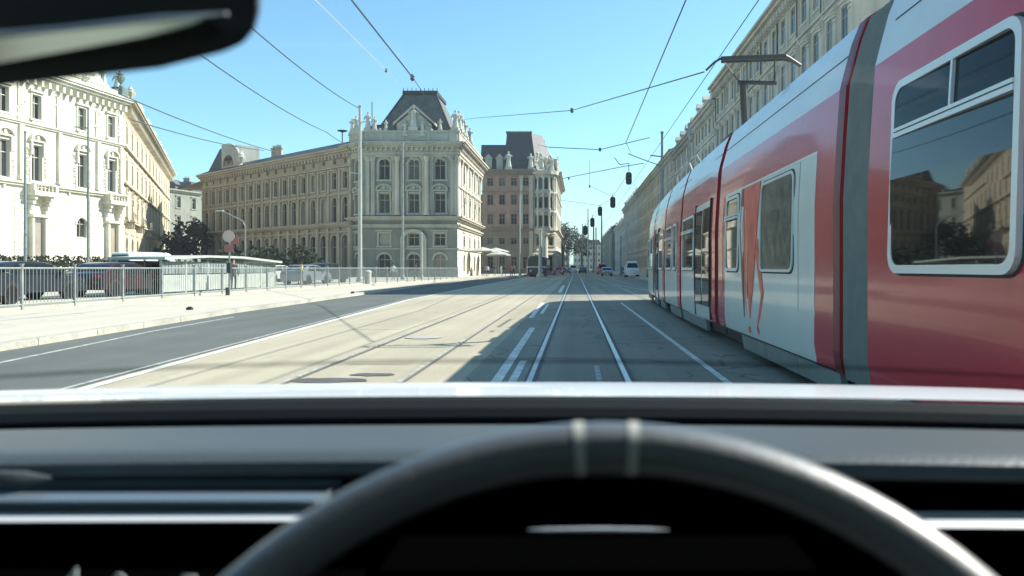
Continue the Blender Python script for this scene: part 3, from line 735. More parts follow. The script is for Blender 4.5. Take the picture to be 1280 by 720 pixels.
    # sculpted dormer gable in front of the roof
    d = MB(); fn = lambda a, b, c: fr(a, c, b); u = us[1]
    d.prism([(u-2.4, 20.2), (u+2.4, 20.2), (u+2.4, 21.2), (u, 23.2), (u-2.4, 21.2)], fn, -2.0, -.05)
    for sx in (-1, 1):
        a = [(u+sx*2.9, 21.0), (u+sx*2.9, 21.35), (u, 23.9), (u, 23.5)]; d.prism(a if sx > 0 else a[::-1], fn, -2.1, .15)
    relief(d, Fr(fr(0, .0, 0)[:2], fr(fr.w, .0, 0)[:2]), u-1.9, u+1.9, 20.3, 21.6, 34, seed=9, s=.4)
    part('dormer_gable', d, 'greytrim', t)
    st = [(fr(u, .1, 20.2), 3.4), (fr(u-1.2, .1, 19.4), 2.2), (fr(u+1.2, .1, 19.4), 2.2), (fr(.4, -.1, 20.25), 2.6), (fr(1.3, -.1, 20.25), 2.0), (f0(.5, 0, 20.25), 2.2), (f0(1.6, 0, 20.25), 2.4),
          (fr(12.5, -.1, 20.25), 2.8), (fr(10.4, 0, 20.25), 1.6), (fr(2.9, 0, 20.25), 1.5), (fs(1.5, 0, 20.25), 3.0), (fs(4, 0, 20.25), 2.8), (fs(7.5, 0, 20.25), 2.6), (fs(13, 0, 20.25), 2.6)]
    for i, (c0, h) in enumerate(st): s = MB(); statue(s, c0, h, seed=i); part('statue', s, 'statue', t)
    o = MB(); relief(o, fr, .6, 2.2, 18.7, 20.6, 30, seed=2, s=.4); relief(o, fr, us[1]-1.8, us[1]+1.8, 18.4, 19.6, 40, seed=4, s=.4); relief(o, fr, 11.6, 12.8, 18.7, 20.4, 20, seed=6, s=.4)
    for u in us: relief(o, fr, u-.9, u+.9, 16.0, 16.9, 14, seed=int(u*7), s=.3)
    part('carved_ornament', o, 'greytrim', t)
    c = MB(); c.tube([fr(.9, -.3, 20.3), fr(.9, -.3, 24.3)], .06, 6); part('flagpole', c, 'iron', t)
building_corner()

# --- pink corner house with tower
def building_pink():
    t = thing('corner_house', 'pink brown corner house with dark tower roof and pale bay window turret', 'building', (-14, 176, 0))
    w = MB(); A, B, C = (-20.0, 170.6), (-9.0, 170), (-4.3, 174.5)
    fr, fc, fs = Fr(A, B), Fr(B, C), Fr(C, (-4.0, 215))
    us = cols(fr.w, 4, 1.7)
    for z0, z1, h, mi, st in ((0, 5.2, 2.6, 1, 'bare'), (5.2, 9.4, 1.4, 1, 'bare'), (9.4, 13.6, 2.3, 0, 'flat'), (13.6, 17.6, 2.2, 0, 'flat'), (17.6, 21.2, 1.8, 0, 'flat')):
        floor_row(t, w, fr, z0, z1, us, 1.25, z0+1.2, h, st, False, mi=mi, tm='pink' if mi == 0 else 'pinkbase')
        floor_row(t, w, fs, z0, z1, cols(fs.w, 10), 1.3, z0+1.2, max(h, 1.8), 'flat', False, mi=2, tm='paletrim', flush=True)
        floor_row(t, w, fc, z0, z1, cols(fc.w, 2), 1.5, z0+1.0, h+.3, 'flat', z0 > 9, mi=2, tm='paletrim')
    back_walls(w, [(-4, 215), (-20, 215), A], 21.2)
    w.add([(*A, 21.2), (*B, 21.2), (*C, 21.2), (-4, 215, 21.2), (-20, 215, 21.2)], [(0,1,2,3,4)])
    part('wall', w, ['pink', 'pinkbase', 'cream'], t)
    for f, m in ((fr, 'pinkbase'), (fc, 'paletrim'), (fs, 'paletrim')):
        c = MB(); cornice(c, f, 9.2, [(.3, .3), (.25, .6)], ext=.5); cornice(c, f, 5.0, [(.2, .2)], ext=.5); cornice(c, f, 17.5, [(.2, .25)], ext=.4); cornice(c, f, 21.2, [(.5, .4), (.35, .9), (.25, 1.2)], ext=.7)
        part('cornice', c, m, t)
    # turret: half octagon bay over the corner with columns
    ctr = Vector((-6.9, 171.6, 0)); ring = lambda r, z: [ctr+Vector((r*math.cos(R(a)), r*math.sin(R(a)), z)) for a in range(-150, 61, 30)]
    b = MB()
    def slab(r, z0, z1, mi=0):
        lo, hi = ring(r, z0), ring(r, z1); n = len(lo); b.add(lo+hi, [(i, i+1, n+i+1, n+i) for i in range(n-1)]+[tuple(range(n))[::-1], tuple(range(n, 2*n))], mi)
    slab(2.6, 8.6, 9.3); slab(2.9, 9.3, 9.8); slab(2.2, 9.8, 20.6); slab(2.6, 13.2, 13.7); slab(2.6, 17.2, 17.7); slab(2.7, 20.6, 21.2); slab(3.2, 21.2, 22.0)
    part('turret', b, 'paletrim', t)
    for a in range(-150, 61, 30):
        for z0, z1 in ((9.8, 13.2), (13.7, 17.2), (17.7, 20.6)):
            p = MB(); column(p, ctr+Vector((2.45*math.cos(R(a)), 2.45*math.sin(R(a)), 0)), .2, z0, z1); part('column', p, 'cream', t)
    for a in range(-135, 46, 30):
        for z0 in (10.2, 14.1, 18.1):
            q = MB(); c0 = ctr+Vector((2.13*math.cos(R(a)), 2.13*math.sin(R(a)), 0)); tt = Vector((-math.sin(R(a)), math.cos(R(a)), 0)); nn = Vector((math.cos(R(a)), math.sin(R(a)), 0))
            vs = [c0+tt*s*.38+nn*d+Vector((0, 0, z)) for d in (0, .05) for s in (-1, 1) for z in (z0, z0+2.3)]
            q.add(vs, [(0,1,3,2), (4,5,7,6), (0,1,5,4), (2,3,7,6), (0,2,6,4), (1,3,7,5)]); part('turret_window', q, 'glassd', t)
    # roofs
    r = MB(); roof_hip(r, [(-20.4, 170.2), (-14.4, 169.9), (-14.4, 200), (-20.4, 200)], 22.3, [(-20.4, 172.5), (-14.4, 172.5), (-14.4, 197), (-20.4, 197)], 27.9)
    part('roof', r, 'slate', t)
    r = MB(); roof_hip(r, [(-15.4, 169.7), (-8.4, 169.7), (-4.2, 174.5), (-4.2, 205), (-15.4, 205)], 22.3, [(-14.9, 172.5), (-9.6, 172.5), (-7.4, 175.5), (-7.4, 200), (-14.9, 200)], 30.4)
    part('tower_roof', r, 'slate', t)
    r = MB(); r.box(-15.1, 172.3, 30.4, -9.5, 176, 30.8); part('roof_crest', r, 'slatel', t)
    d = MB()
    for x in (-18.6, -16.2): d.box(x-.7, 169.9, 22.4, x+.7, 172, 24.6); d.prism([(x-.95, 24.6), (x+.95, 24.6), (x, 25.6)], lambda a, b_, c: (a, c, b_), 169.7, 172.3)
    part('dormer', d, 'grey', t)
    d = MB()
    for f in (fc, fs):
        for k in (1.2, 4.2): f.box(d, k-.9, -2.2, 22.3, k+.9, .1, 25.2); relief(d, Fr(f(0, .12, 0)[:2], f(f.w, .12, 0)[:2]), k-1, k+1, 22.5, 26, 24, seed=int(k*5), s=.5)
    for k in range(8): fs.box(d, .6+k*.02, -1-k*.22, 23+k*.8, 1.6, -.9-k*.3, 23.7+k*.8)
    part('corner_dormer', d, 'paletrim', t)
    for i, (x, y, h) in enumerate(((-9.6, 169.5, 3.4), (-14.3, 169.4, 3.8), (-5.2, 172.6, 3.), (-7.2, 168.7, 2.8))):
        s = MB(); statue(s, (x, y, 22.2), h, seed=i); part('statue', s, 'statue', t)
    p = MB(); pilaster(p, fr, fr.w-2.6, 9.6, 21, .6, .25); pilaster(p, fr, fr.w-.5, 0.2, 21, .8, .3); part('pilaster', p, 'paletrim', t)
    p = MB(); column(p, Vector((-6.8, 168.6, 0)), .9, 0.1, 8.6); part('column', p, 'cream', t, 'thick pale corner column')
    chimney(t, -11, 190, 28, 3)
    # lower house between the two corner palaces
    t2 = thing('town_house', 'sunlit pale rough walled house squeezed between the corner palace and the pink corner house', 'building', (-22, 184, 0))
    w = MB(); f = Fr((-23.6, 176), (-20.5, 186)); f = Fr((-25, 190), (-20.4, 178)); f = Fr((-23.5, 176.0), (-20.5, 185)); us = cols(f.w, 3)
    for z in (0, 4.6, 8.8, 13): floor_row(t2, w, f, z, z+(4.6, 4.2, 4.2, 4.4)[(0, 4.6, 8.8, 13).index(z)], us, 1.2, z+1.2, 2, 'flat', tm='white')
    back_walls(w, [(-20.5, 185), (-28, 190), (-28, 176), (-23.5, 176)], 17.4)
    w.add([(-23.5, 176, 17.4), (-20.5, 185, 17.4), (-28, 190, 17.4), (-28, 176, 17.4)], [(0,1,2,3)]); part('wall', w, 'white', t2)
    c = MB(); cornice(c, f, 17.4, [(.3, .3), (.25, .6)]); part('cornice', c, 'paletrim', t2)
building_pink()

# --- right-hand row, facades facing the street
def row_house(y1, y0, x, floors, wm, tm, label, nb, roof='mansard', ww=1.25, styles=None, x2=None, first=None, bays=True, depth=18, side_x=None):
    """house from y1 (far end, left as seen) to y0 (near end)"""
    t = thing('town_house', label, 'building', (x+5, (y0+y1)/2, 0), None)
    fr = Fr((x, y1), (x, y0)); us = cols(fr.w, nb); w = MB(); c = MB(); z = 0
    fe = Fr((x, y0), (x+depth, y0))
    for i, h in enumerate(floors):
        st = (styles or ['flat']*len(floors))[i]
        floor_row(t, w, fr, z, z+h, us, ww if i else ww*1.5, z+h*.24, h*.56, st, i == 0, tm=tm, flush=True)
        if i: cornice(c, fr, z-.05, [(.18, .16 if i > 1 else .4)], ext=.2)
        band(w, fe, z, z+h, [], 0, 0); z += h
    back_walls(w, [(x+depth, y0), (x+depth, y1), (x, y1)], z); w.add([(x, y1, z), (x, y0, z), (x+depth, y0, z), (x+depth, y1, z)], [(0,1,2,3)])
    part('wall', w, wm, t)
    zt = cornice(c, fr, z, [(.3, .35), (.3, .75), (.25, 1.05)], ext=.2)
    nn = int(fr.w/1.0)
    for i in range(nn): fr.box(c, (i+.5)*fr.w/nn-.16, -.02, z-.55, (i+.5)*fr.w/nn+.16, .6, z)
    part('cornice', c, tm, t)
    n = max(2, nb//2)
    for u in [fr.w*k/n for k in range(n+1)]:
        p = MB(); uu = min(max(u, .35), fr.w-.35); fr.box(p, uu-.3, -.02, floors[0]+.3, uu+.3, .09, z-.6); part('pilaster', p, tm, t)
    r = MB()
    rh = 3.4 if roof == 'mansard' else 1.6
    roof_hip(r, [(x-.6, y1), (x-.6, y0), (x+depth, y0), (x+depth, y1)], zt+.002, [(x+2.2, y1-.6), (x+2.2, y0+.6), (x+depth-2, y0+.6), (x+depth-2, y1-.6)], zt+rh)
    part('roof', r, 'slatel' if roof == 'mansard' else 'slate', t)
    if roof == 'mansard':
        for u in us[::2]:
            d = MB(); fr.box(d, u-.7, -2.2, zt+.1, u+.7, -.15, zt+2.0); d.prism([(u-.95, zt+2), (u+.95, zt+2), (u, zt+2.8)], lambda a, b_, c_: fr(a, c_, b_), -2.4, 0.0)
            o = part('dormer', d, tm, t); q = MB(); fr.box(q, u-.42, -.16, zt+.5, u+.42, -.12, zt+1.7)
            link('dormer_pane', q.mesh('dormer_pane', 'glassd', Vector(t.location)), o)
    chimney(t, x+4, y1-2, zt+rh-.4, 2.2); chimney(t, x+5, y0+3, zt+rh-.4, 2.0)
    return t, fr, us, z
t, fr, us, z = row_house(103, 52, 18, (6.6, 4.6, 4.4, 4.2, 3.9), 'tan', 'tantrim', 'long tan palace front above the tram roof, nearest house of the right row', 16, 'low', 1.35, ['bare', 'seg', 'tri', 'flat', 'flat'])
att = MB()
for i in range(17): pilaster(att, fr, .35+(fr.w-.7)/16*i, 11.5, 19.3, .55, .10); fr.box(att, .1+(fr.w-.7)/16*i, -.02, 19.9, .6+(fr.w-.7)/16*i, .09, 23.1)
part('colonnade', att, 'tantrim', t)
row_house(121, 103.2, 18, (6, 4.4, 4.2, 4.0, 3.6), 'grey', 'white', 'grey house with a mansard, second in the right row behind the tram', 6, 'mansard', 1.3, ['bare', 'flat', 'flat', 'flat', 'flat'])
row_house(146, 121.2, 18, (6, 4.2, 4.0, 3.8, 3.4), 'white', 'grey', 'pale house beside the tall grey mast, third in the right row', 8, 'mansard', 1.3)
row_house(182, 146.2, 18, (6, 4.2, 4.2, 4.0, 3.9), 'sand', 'tantrim', 'sandy house with long string courses, fourth in the right row', 11, 'low', 1.4, ['bare', 'tri', 'flat', 'flat', 'flat'])
row_house(235, 182.2, 18, (6, 4.2, 4.2, 4.0, 4.0), 'ochre', 'sand', 'ochre house with a straight dark roof edge, fifth in the right row', 14, 'low', 1.5)
row_house(300, 235.2, 18, (6, 4.4, 4.2, 4.0, 3.6), 'tan', 'tantrim', 'tan house just left of the far tram end, sixth in the right row', 12, 'mansard', 1.7)
row_house(380, 300.2, 18.5, (6, 4.2, 4.2, 4.2), 'grey', 'white', 'small pale grey house at the far end of the right row', 10, 'mansard', 2.0)
row_house(520, 381, 17, (6, 4.4, 4.4, 4.0), 'greydark', 'grey', 'distant dark house closing the right row behind the poles', 12, 'mansard', 2.4)
# far left row beyond the pink house
def far_house(x0, y, w_, h, wm, label, n=4):
    t = thing('town_house', label, 'building', (x0+w_/2, y+6, 0)); w = MB(); f = Fr((x0, y), (x0+w_, y)); fs = Fr((x0+w_, y), (x0+w_, y+40)); z = 0; k = 4
    for i in range(k):
        floor_row(t, w, f, z, z+h/k, cols(f.w, n), 1.5, z+h/k*.25, h/k*.5, 'flat', tm='grey'); floor_row(t, w, fs, z, z+h/k, cols(fs.w, 8), 1.8, z+h/k*.25, h/k*.5, 'flat', tm='paletrim', flush=True); z += h/k
    w.add([(x0, y, h), (x0+w_, y, h), (x0+w_, y+40, h), (x0, y+40, h)], [(0,1,2,3)]); back_walls(w, [(x0+w_, y+40), (x0, y+40), (x0, y)], h); part('wall', w, wm, t)
    r = MB(); roof_hip(r, [(x0-.5, y-.5), (x0+w_+.5, y-.5), (x0+w_+.5, y+40), (x0-.5, y+40)], h+.01, [(x0+1.5, y+2), (x0+w_-1.5, y+2), (x0+w_-1.5, y+38), (x0+1.5, y+38)], h+4); part('roof', r, 'slate', t)
far_house(-12, 262, 8.2, 12, 'paletrim', 'low pale house just right of the pink corner house', 4)
far_house(-17, 400, 13.5, 16, 'greystone', 'faraway green grey block behind the low pale house', 5)
far_house(-2, 640, 22, 20, 'grey', 'hazy house closing the very end of the street', 7)

# ================================================================ TREES AND HEDGES
def tree(x, y, h, r, label, leaf='leaf', n=900, group=None, trunk=.28, ls=.38):
    rg = random.Random(int(abs(x*13+y*7)))
    t = thing('tree', label, 'tree', (x, y, .1), group); tr = MB()
    tr.tube([(0, 0, 0), (.05, 0, h*.25), (-.05, .05, h*.55), (0, 0, h*.85)], [trunk, trunk*.8, trunk*.5, trunk*.15], 8)
    lobes = []
    for k in range(9):
        a = rg.uniform(0, 6.28); q = rg.uniform(.3, .8)*r; z = h*rg.uniform(.45, .9); e = Vector((math.cos(a)*q, math.sin(a)*q, z))
        tr.tube([(0, 0, h*rg.uniform(.25, .5)), e*.6+Vector((0, 0, z*.35)), e], [trunk*.4, trunk*.25, .03], 5); lobes.append((e, r*rg.uniform(.35, .55)))
    lobes.append((Vector((0, 0, h*.86)), r*.5)); lpart('trunk', tr, 'bark', t)
    c = MB()
    for k in range(n):
        e, rr = rg.choice(lobes); d = Vector((rg.gauss(0, 1), rg.gauss(0, 1), rg.gauss(0, .8))).normalized()*rr*rg.uniform(.45, 1.1)
        p = e+d; s = ls*rg.uniform(.5, 1.2); a = Vector((rg.gauss(0, 1), rg.gauss(0, 1), rg.gauss(0, 1))).normalized(); b = a.orthogonal().normalized()
        c.add([p+a*s, p+b*s*.6, p-a*s, p-b*s*.6], [(0,1,2,3)])
    lpart('crown', c, leaf, t); return t
tree(-66.5, 140, 9.5, 3.2, 'dark tree at the left end of the long brown wing', n=1100)
tree(-73.5, 146, 7.5, 3, 'smaller dark tree below the narrow sunlit grey house', n=800)
tree(-38.5, 100, 3.6, 2.3, 'low dark tree in front of the brown wing, left of the tall lamp mast', n=1000, ls=.3)
tree(-33.5, 97, 3.8, 2.3, 'bushy dark tree close to the tall lamp mast', n=800, ls=.3)
tree(-43.5, 101, 3.6, 2.0, 'small round dark tree left of the low dark tree', n=800, ls=.3)
tree(-4.0, 236, 15, 4.8, 'tall blue green street tree beside the pale turret', 'leafg', n=1100)
tree(-4.6, 300, 18, 5.5, 'farther street tree rising over the low pale house', 'leafg', n=1000, ls=.5)
tree(2.2, 330, 16, 4.5, 'distant tree among the street poles', 'leafg', n=900, ls=.5)
def hedge(x0, y0, x1, y1, h, label, n=2500):
    rg = random.Random(int(x0*3)); c = MB(); a = Vector((x0, y0, 0)); b = Vector((x1, y1, 0)); L = (b-a).length
    for k in range(n):
        t_ = rg.random(); p = a.lerp(b, t_)+Vector((rg.uniform(-.6, .6), rg.uniform(-.6, .6), .15+h*(1-.25*math.sin(t_*L*1.1)**2)*rg.random()**.7)); s = rg.uniform(.1, .24)
        u = Vector((rg.gauss(0, 1), rg.gauss(0, 1), rg.gauss(0, 1))).normalized(); v = u.orthogonal().normalized(); c.add([p+u*s, p+v*s*.6, p-u*s, p-v*s*.6], [(0,1,2,3)])
    single('hedge', c, 'leaf', label, 'hedge', loc=((x0+x1)/2, (y0+y1)/2, .12))
hedge(-58.5, 78, -56.5, 100, 2.6, 'clipped dark hedge along the foot of the cream palace', 3500)
hedge(-61, 64, -58.9, 77, 3.0, 'leafy hedge at the left edge, by the cream palace', 2000)
# ================================================================ FENCE
def fence():
    L = [(-15.3, 10), (-15.9, 18), (-16.3, 26), (-16.7, 35), (-16.7, 46), (-16.4, 58), (-15.2, 72), (-14.2, 84), (-13.6, 92)]
    t = thing('railing_fence', 'long galvanised picket railing along the pale pavement edge', 'fence', (-16.3, 40, .125))
    pts = []
    for (x0, y0), (x1, y1) in zip(L[:-1], L[1:]):
        n = max(1, round(math.hypot(x1-x0, y1-y0)/2.6))
        for i in range(n): pts.append(Vector((x0+(x1-x0)*i/n, y0+(y1-y0)*i/n, .125)))
    pts.append(Vector((*L[-1], .125))); H = 1.22
    for i, (a, b) in enumerate(zip(pts[:-1], pts[1:])):
        m = MB(); u = (b-a).normalized()
        for z in (.16, H): m.tube([a+Vector((0, 0, z)), b+Vector((0, 0, z))], .028, 6)
        n = int((b-a).length/.17)
        for k in range(1, n):
            p = a.lerp(b, k/n); m.tube([p+Vector((0, 0, .16)), p+Vector((0, 0, H))], .011, 4, caps=False)
        part('railing_panel', m, 'fence', t)
    for i, p in enumerate(pts):
        m = MB(); m.box(p.x-.035, p.y-.035, p.z-.02, p.x+.035, p.y+.035, p.z+H+.1); m.box(p.x-.05, p.y-.05, p.z+H+.1, p.x+.05, p.y+.05, p.z+H+.13)
        part('post', m, 'pole' if i % 3 else 'poled', t)
fence()
m = MB()
for a, b in (((-15.9, 9), (-17.1, 35)), ((-17.1, 35), (-17.1, 46)), ((-17.1, 46), (-16.8, 58)), ((-16.8, 58), (-14, 92))):
    m.add([(a[0]-.25, a[1], .12), (a[0]+.4, a[1], .12), (b[0]+.4, b[1], .12), (b[0]-.25, b[1], .12), (a[0]-.25, a[1], .22), (a[0]+.4, a[1], .22), (b[0]+.4, b[1], .22), (b[0]-.25, b[1], .22)],
          [(4,5,6,7), (1,2,6,5), (3,0,4,7), (0,1,5,4), (2,3,7,6)])
struct('kerb_under_railing', m, 'kerb')

# ================================================================ VEHICLES
def vehicle(kind, x, y, z, rz, paint, label, group=None, name=None):
    """car built as a lofted hull: long axis = local x, front at +x"""
    t = thing(name or ('parked_car' if kind != 'van' else 'parked_van'), label, 'van' if kind == 'van' else 'car', (x, y, z), group, rz)
    if kind == 'van':
        L, W = 5.2, 1.95
        prof = [(-2.6, .35), (-2.62, 1.2), (-2.55, 2.25), (-2.3, 2.35), (1.0, 2.35), (1.35, 2.25), (2.05, 1.35), (2.5, 1.12), (2.6, .8), (2.6, .35)]
        glass = [(1.02, 1.4), (1.08, 2.15), (1.38, 2.15), (1.98, 1.4)]; side = [[(.0, 1.4), (.0, 2.1), (.9, 2.1), (.9, 1.4)]]; wz = (1.42, 1.95, 2.2, 1.4)
        wheels = (-1.65, 1.65); top = 1.3
    else:
        L, W = 4.4, 1.8; s = 1.0 if kind == 'car' else 1.12
        prof = [(-2.15, .3), (-2.2, .75), (-2.1, 1.0*s), (-1.75, 1.1*s), (-1.2, 1.42*s), (-.6, 1.48*s), (.2, 1.46*s), (.55, 1.38*s), (1.15, .98*s), (1.9, .86*s), (2.15, .7), (2.2, .3)]
        side = [[(-1.35, 1.02*s), (-1.1, 1.36*s), (-.25, 1.4*s), (-.25, 1.0*s)], [(-.17, 1.0*s), (-.17, 1.4*s), (.5, 1.33*s), (.98, 1.0*s)]]
        wheels = (-1.35, 1.38); top = .95*s
    b = MB(); n = len(prof); secs = []
    for yy, sh, hz in ((-W/2, .93, 0), (-W/2+.06, 1, .0), (W/2-.06, 1, 0), (W/2, .93, 0)):
        for (px, pz) in prof:
            q = 1.0 if abs(yy) < W/2-.05 else .985; infl = 1 if pz <= top else 1-(pz-top)*.26
            b.v.append(Vector((px*q, yy*infl, pz if abs(yy) < W/2-.05 else pz-.03*(pz > top))))
    for s_ in range(3):
        for i in range(n-1): b.f.append([s_*n+i, s_*n+i+1, (s_+1)*n+i+1, (s_+1)*n+i]); b.m.append(0); b.sm.append(False)
    b.f.append(list(range(n))[::-1]); b.m.append(0); b.sm.append(False); b.f.append(list(range(3*n, 4*n))); b.m.append(0); b.sm.append(False)
    for wx in wheels:
        for sy in (-1, 1): b.lathe((wx, sy*(W/2-.0)-sy*.12, .36), [(.37, -.12), (.40, .13), (.0, .13)] if sy > 0 else [(.37, .12), (.40, -.13), (0, -.13)], 14, 1, axis='y')
    o = lpart('body', b, [paint, 'rubber'], t)
    tin = lambda zz: 1-(zz-top)*.26 if zz > top else 1
    for sy in (-1, 1):
        for poly in side:
            g_ = MB(); g_.prism(poly, lambda a, c, d: (a, sy*(W/2*tin(c)+d), c-.01), -.03, .012); lpart('side_window', g_, 'glassd', t)
    if kind == 'van': fr_, bk = [(1.36, 2.18), (2.02, 1.38)], [(-2.60, 1.35), (-2.56, 2.15)]
    else: fr_, bk = [(.60, 1.34*s), (1.12, 1.01*s)], [(-1.28, 1.36*s), (-1.72, 1.12*s)]
    for nm, (p0, p1) in (('windscreen', fr_), ('rear_window', bk)):
        g_ = MB(); sx = .03 if nm == 'windscreen' else -.03; wy = W/2*tin(p0[1])-.12, W/2*tin(p1[1])-.12
        g_.add([(p0[0]+sx, -wy[0], p0[1]+.01), (p0[0]+sx, wy[0], p0[1]+.01), (p1[0]+sx, wy[1], p1[1]+.01), (p1[0]+sx, -wy[1], p1[1]+.01), (p0[0]-sx, -wy[0], p0[1]-.03), (p0[0]-sx, wy[0], p0[1]-.03), (p1[0]-sx, wy[1], p1[1]-.03), (p1[0]-sx, -wy[1], p1[1]-.03)],
               [(0,1,2,3), (4,7,6,5), (0,4,5,1), (1,5,6,2), (2,6,7,3), (3,7,4,0)]); lpart(nm, g_, 'glassd', t)
    for wx in wheels:
        for sy in (-1, 1):
            m = MB(); m.lathe((wx, sy*(W/2-.09), .33), [(.0, -.1), (.31, -.1), (.33, -.06), (.33, .06), (.31, .1), (.22, .105)], 18, 0, axis='y')
            w_ = lpart('wheel', m, 'tyre', t); m = MB(); m.lathe((wx, sy*(W/2-.09), .33), [(.22, sy*.10), (.20, sy*.07), (.06, sy*.09), (.0, sy*.1)], 10, 0, axis='y'); lpart('rim', m, 'rim', w_)
    fx = prof[-1][0]; hz = .68 if kind != 'van' else .95
    for sy in (-1, 1):
        m = MB(); m.box(fx-.12, sy*(W/2-.42), hz-.07, fx+.005, sy*(W/2-.12), hz+.07); lpart('headlight', m, 'lamp', t)
        m = MB(); m.box(prof[1][0]-.01, sy*(W/2-.36), .78, prof[1][0]+.12, sy*(W/2-.10), .93); lpart('tail_light', m, 'tail', t)
        m = MB(); m.box(.75, sy*(W/2+.02), top+.02, .9, sy*(W/2+.2), top+.16); lpart('wing_mirror', m, paint, t)
    m = MB(); m.box(fx-.02, -.26, .38, fx+.02, .26, .49); lpart('number_plate', m, 'lamp', t)
    return t
pk = 'cars parked behind the railing'
Z = .125
vehicle('suv', -19.9, 25.6, Z, R(92), 'cardark', 'black tall car behind the railing at the left edge of the photo', pk)
vehicle('car', -21.2, 30.6, Z, R(80), 'cardark', 'dark blue black car directly behind the railing, second from the left edge', pk)
vehicle('car', -20.4, 35.5, Z, R(85), 'carmaroon', 'dark maroon car behind the railing, third from the left edge', pk)
vehicle('car', -26.5, 34, Z, R(88), 'cargrey', 'grey car farther back behind the black tall car', pk)
vehicle('van', -31, 58, Z, R(75), 'vanwhite', 'white van behind the railing, left of the glass shelter', pk)
vehicle('car', -27.5, 50, Z, R(78), 'carsilver', 'silver car in front of the white van', pk)
vehicle('car', -20.2, 60, Z, R(80), 'cargrey', 'dark grey car behind the railing, right of the glass shelter', pk)
vehicle('suv', -20.6, 66, Z, R(80), 'cardark', 'black tall car behind the railing, left of the lamp mast foot', pk)
vehicle('car', -26.2, 70, Z, R(70), 'carsilver', 'silver car beyond the two dark cars near the lamp mast', pk)
tr_ = 'cars in the distant traffic'
vehicle('van', 5.6, 172, .01, R(-90), 'carred', 'red van far down the street behind the grey car', tr_, 'van')
vehicle('van', -.9, 240, .01, R(-90), 'vanwhite', 'tiny white van at the very end of the street', tr_, 'van')
vehicle('suv', 9.9, 160, .01, R(-90), 'cardark', 'dark tall car behind the white van on the right', tr_, 'car')
vehicle('car', -20.9, 41.2, Z, R(88), 'cardark', 'black car partly hidden behind the glass shelter', pk)
vehicle('car', -3.3, 150, .01, R(-90), 'carred', 'small red car approaching beside the pink corner house', tr_, 'car')
vehicle('van', 8.2, 118, .01, R(-90), 'vanwhite', 'white van approaching on the right, near the far tram end', tr_, 'van')
vehicle('car', 10.6, 108, .01, R(-90), 'cardark', 'dark car right of the white van, close to the tram end', tr_, 'car')
vehicle('car', 5.3, 138, .01, R(-90), 'cargrey', 'grey car left of the white van in the street end', tr_, 'car')
vehicle('suv', 1.6, 190, .01, R(90), 'cardark', 'dark car ahead in the centre of the street', tr_, 'car')
vehicle('car', -2.2, 190, .01, R(-90), 'carmaroon', 'maroon car behind the small red car', tr_, 'car')
vehicle('car', 12.5, 128, .01, R(-90), 'carsilver', 'silver car by the right kerb near the tram end', tr_, 'car')

# purple tram seen head-on
def far_tram():
    x, y = -5.9, 119; t = thing('purple_tram', 'purple tram with a pale band seen head-on below the pink corner house', 'tram', (x, y, 0))
    b = MB()
    def sect(yy, k):
        pr = [(-1.4, .35), (-1.5, .6), (-1.5, 1.35), (-1.5, 1.6), (-1.46, 2.4), (-1.35, 2.95), (-.9, 3.15), (.9, 3.15), (1.35, 2.95), (1.46, 2.4), (1.5, 1.6), (1.5, 1.35), (1.5, .6), (1.4, .35)]
        return [(x+a*k, yy, c) for a, c in pr]
    ss = [sect(y, .86), sect(y+.35, .97), sect(y+.8, 1.), sect(y+16, 1.)]; n = 14
    for s_ in ss: b.v += [Vector(v) for v in s_]
    for j in range(3):
        for i in range(n-1): b.f.append([j*n+i, j*n+i+1, (j+1)*n+i+1, (j+1)*n+i]); b.m.append({2: 1, 10: 1, 5: 1, 6: 1, 7: 1}.get(i, 0)); b.sm.append(False)
    b.f.append(list(range(n))[::-1]); b.m.append(0); b.sm.append(False); b.f.append(list(range(3*n, 4*n))); b.m.append(0); b.sm.append(False)
    part('body', b, ['purple', 'tramwhite'], t)
    m = MB(); m.box(x-1.12, y-.05, 1.75, x+1.12, y+.1, 2.75); part('windscreen', m, 'glassd', t)
    m = MB(); m.box(x-1.26, y-.04, 1.42, x+1.26, y+.1, 1.58); part('pale_band', m, 'tramwhite', t)
    m = MB(); m.box(x-.7, y-.04, 2.80, x+.7, y+.1, 3.0); part('destination_display', m, 'glassd', t)
    for sx in (-1, 1): m = MB(); m.lathe((x+sx*.85, y-.06, .95), [(.0, 0), (.13, .0), (.15, .1)], 12, axis='y'); part('headlight', m, 'lamp', t)
    m = MB(); m.box(x-1.1, y+.3, .1, x+1.1, y+15, .36); part('underframe', m, 'tramdark', t)
    for sx in (-1, 1):
        for k in range(6): m = MB(); m.box(x+sx*1.46, y+1.5+k*2.3, 1.65, x+sx*1.53, y+3.3+k*2.3, 2.6); part('side_window', m, 'glassd', t)
far_tram()

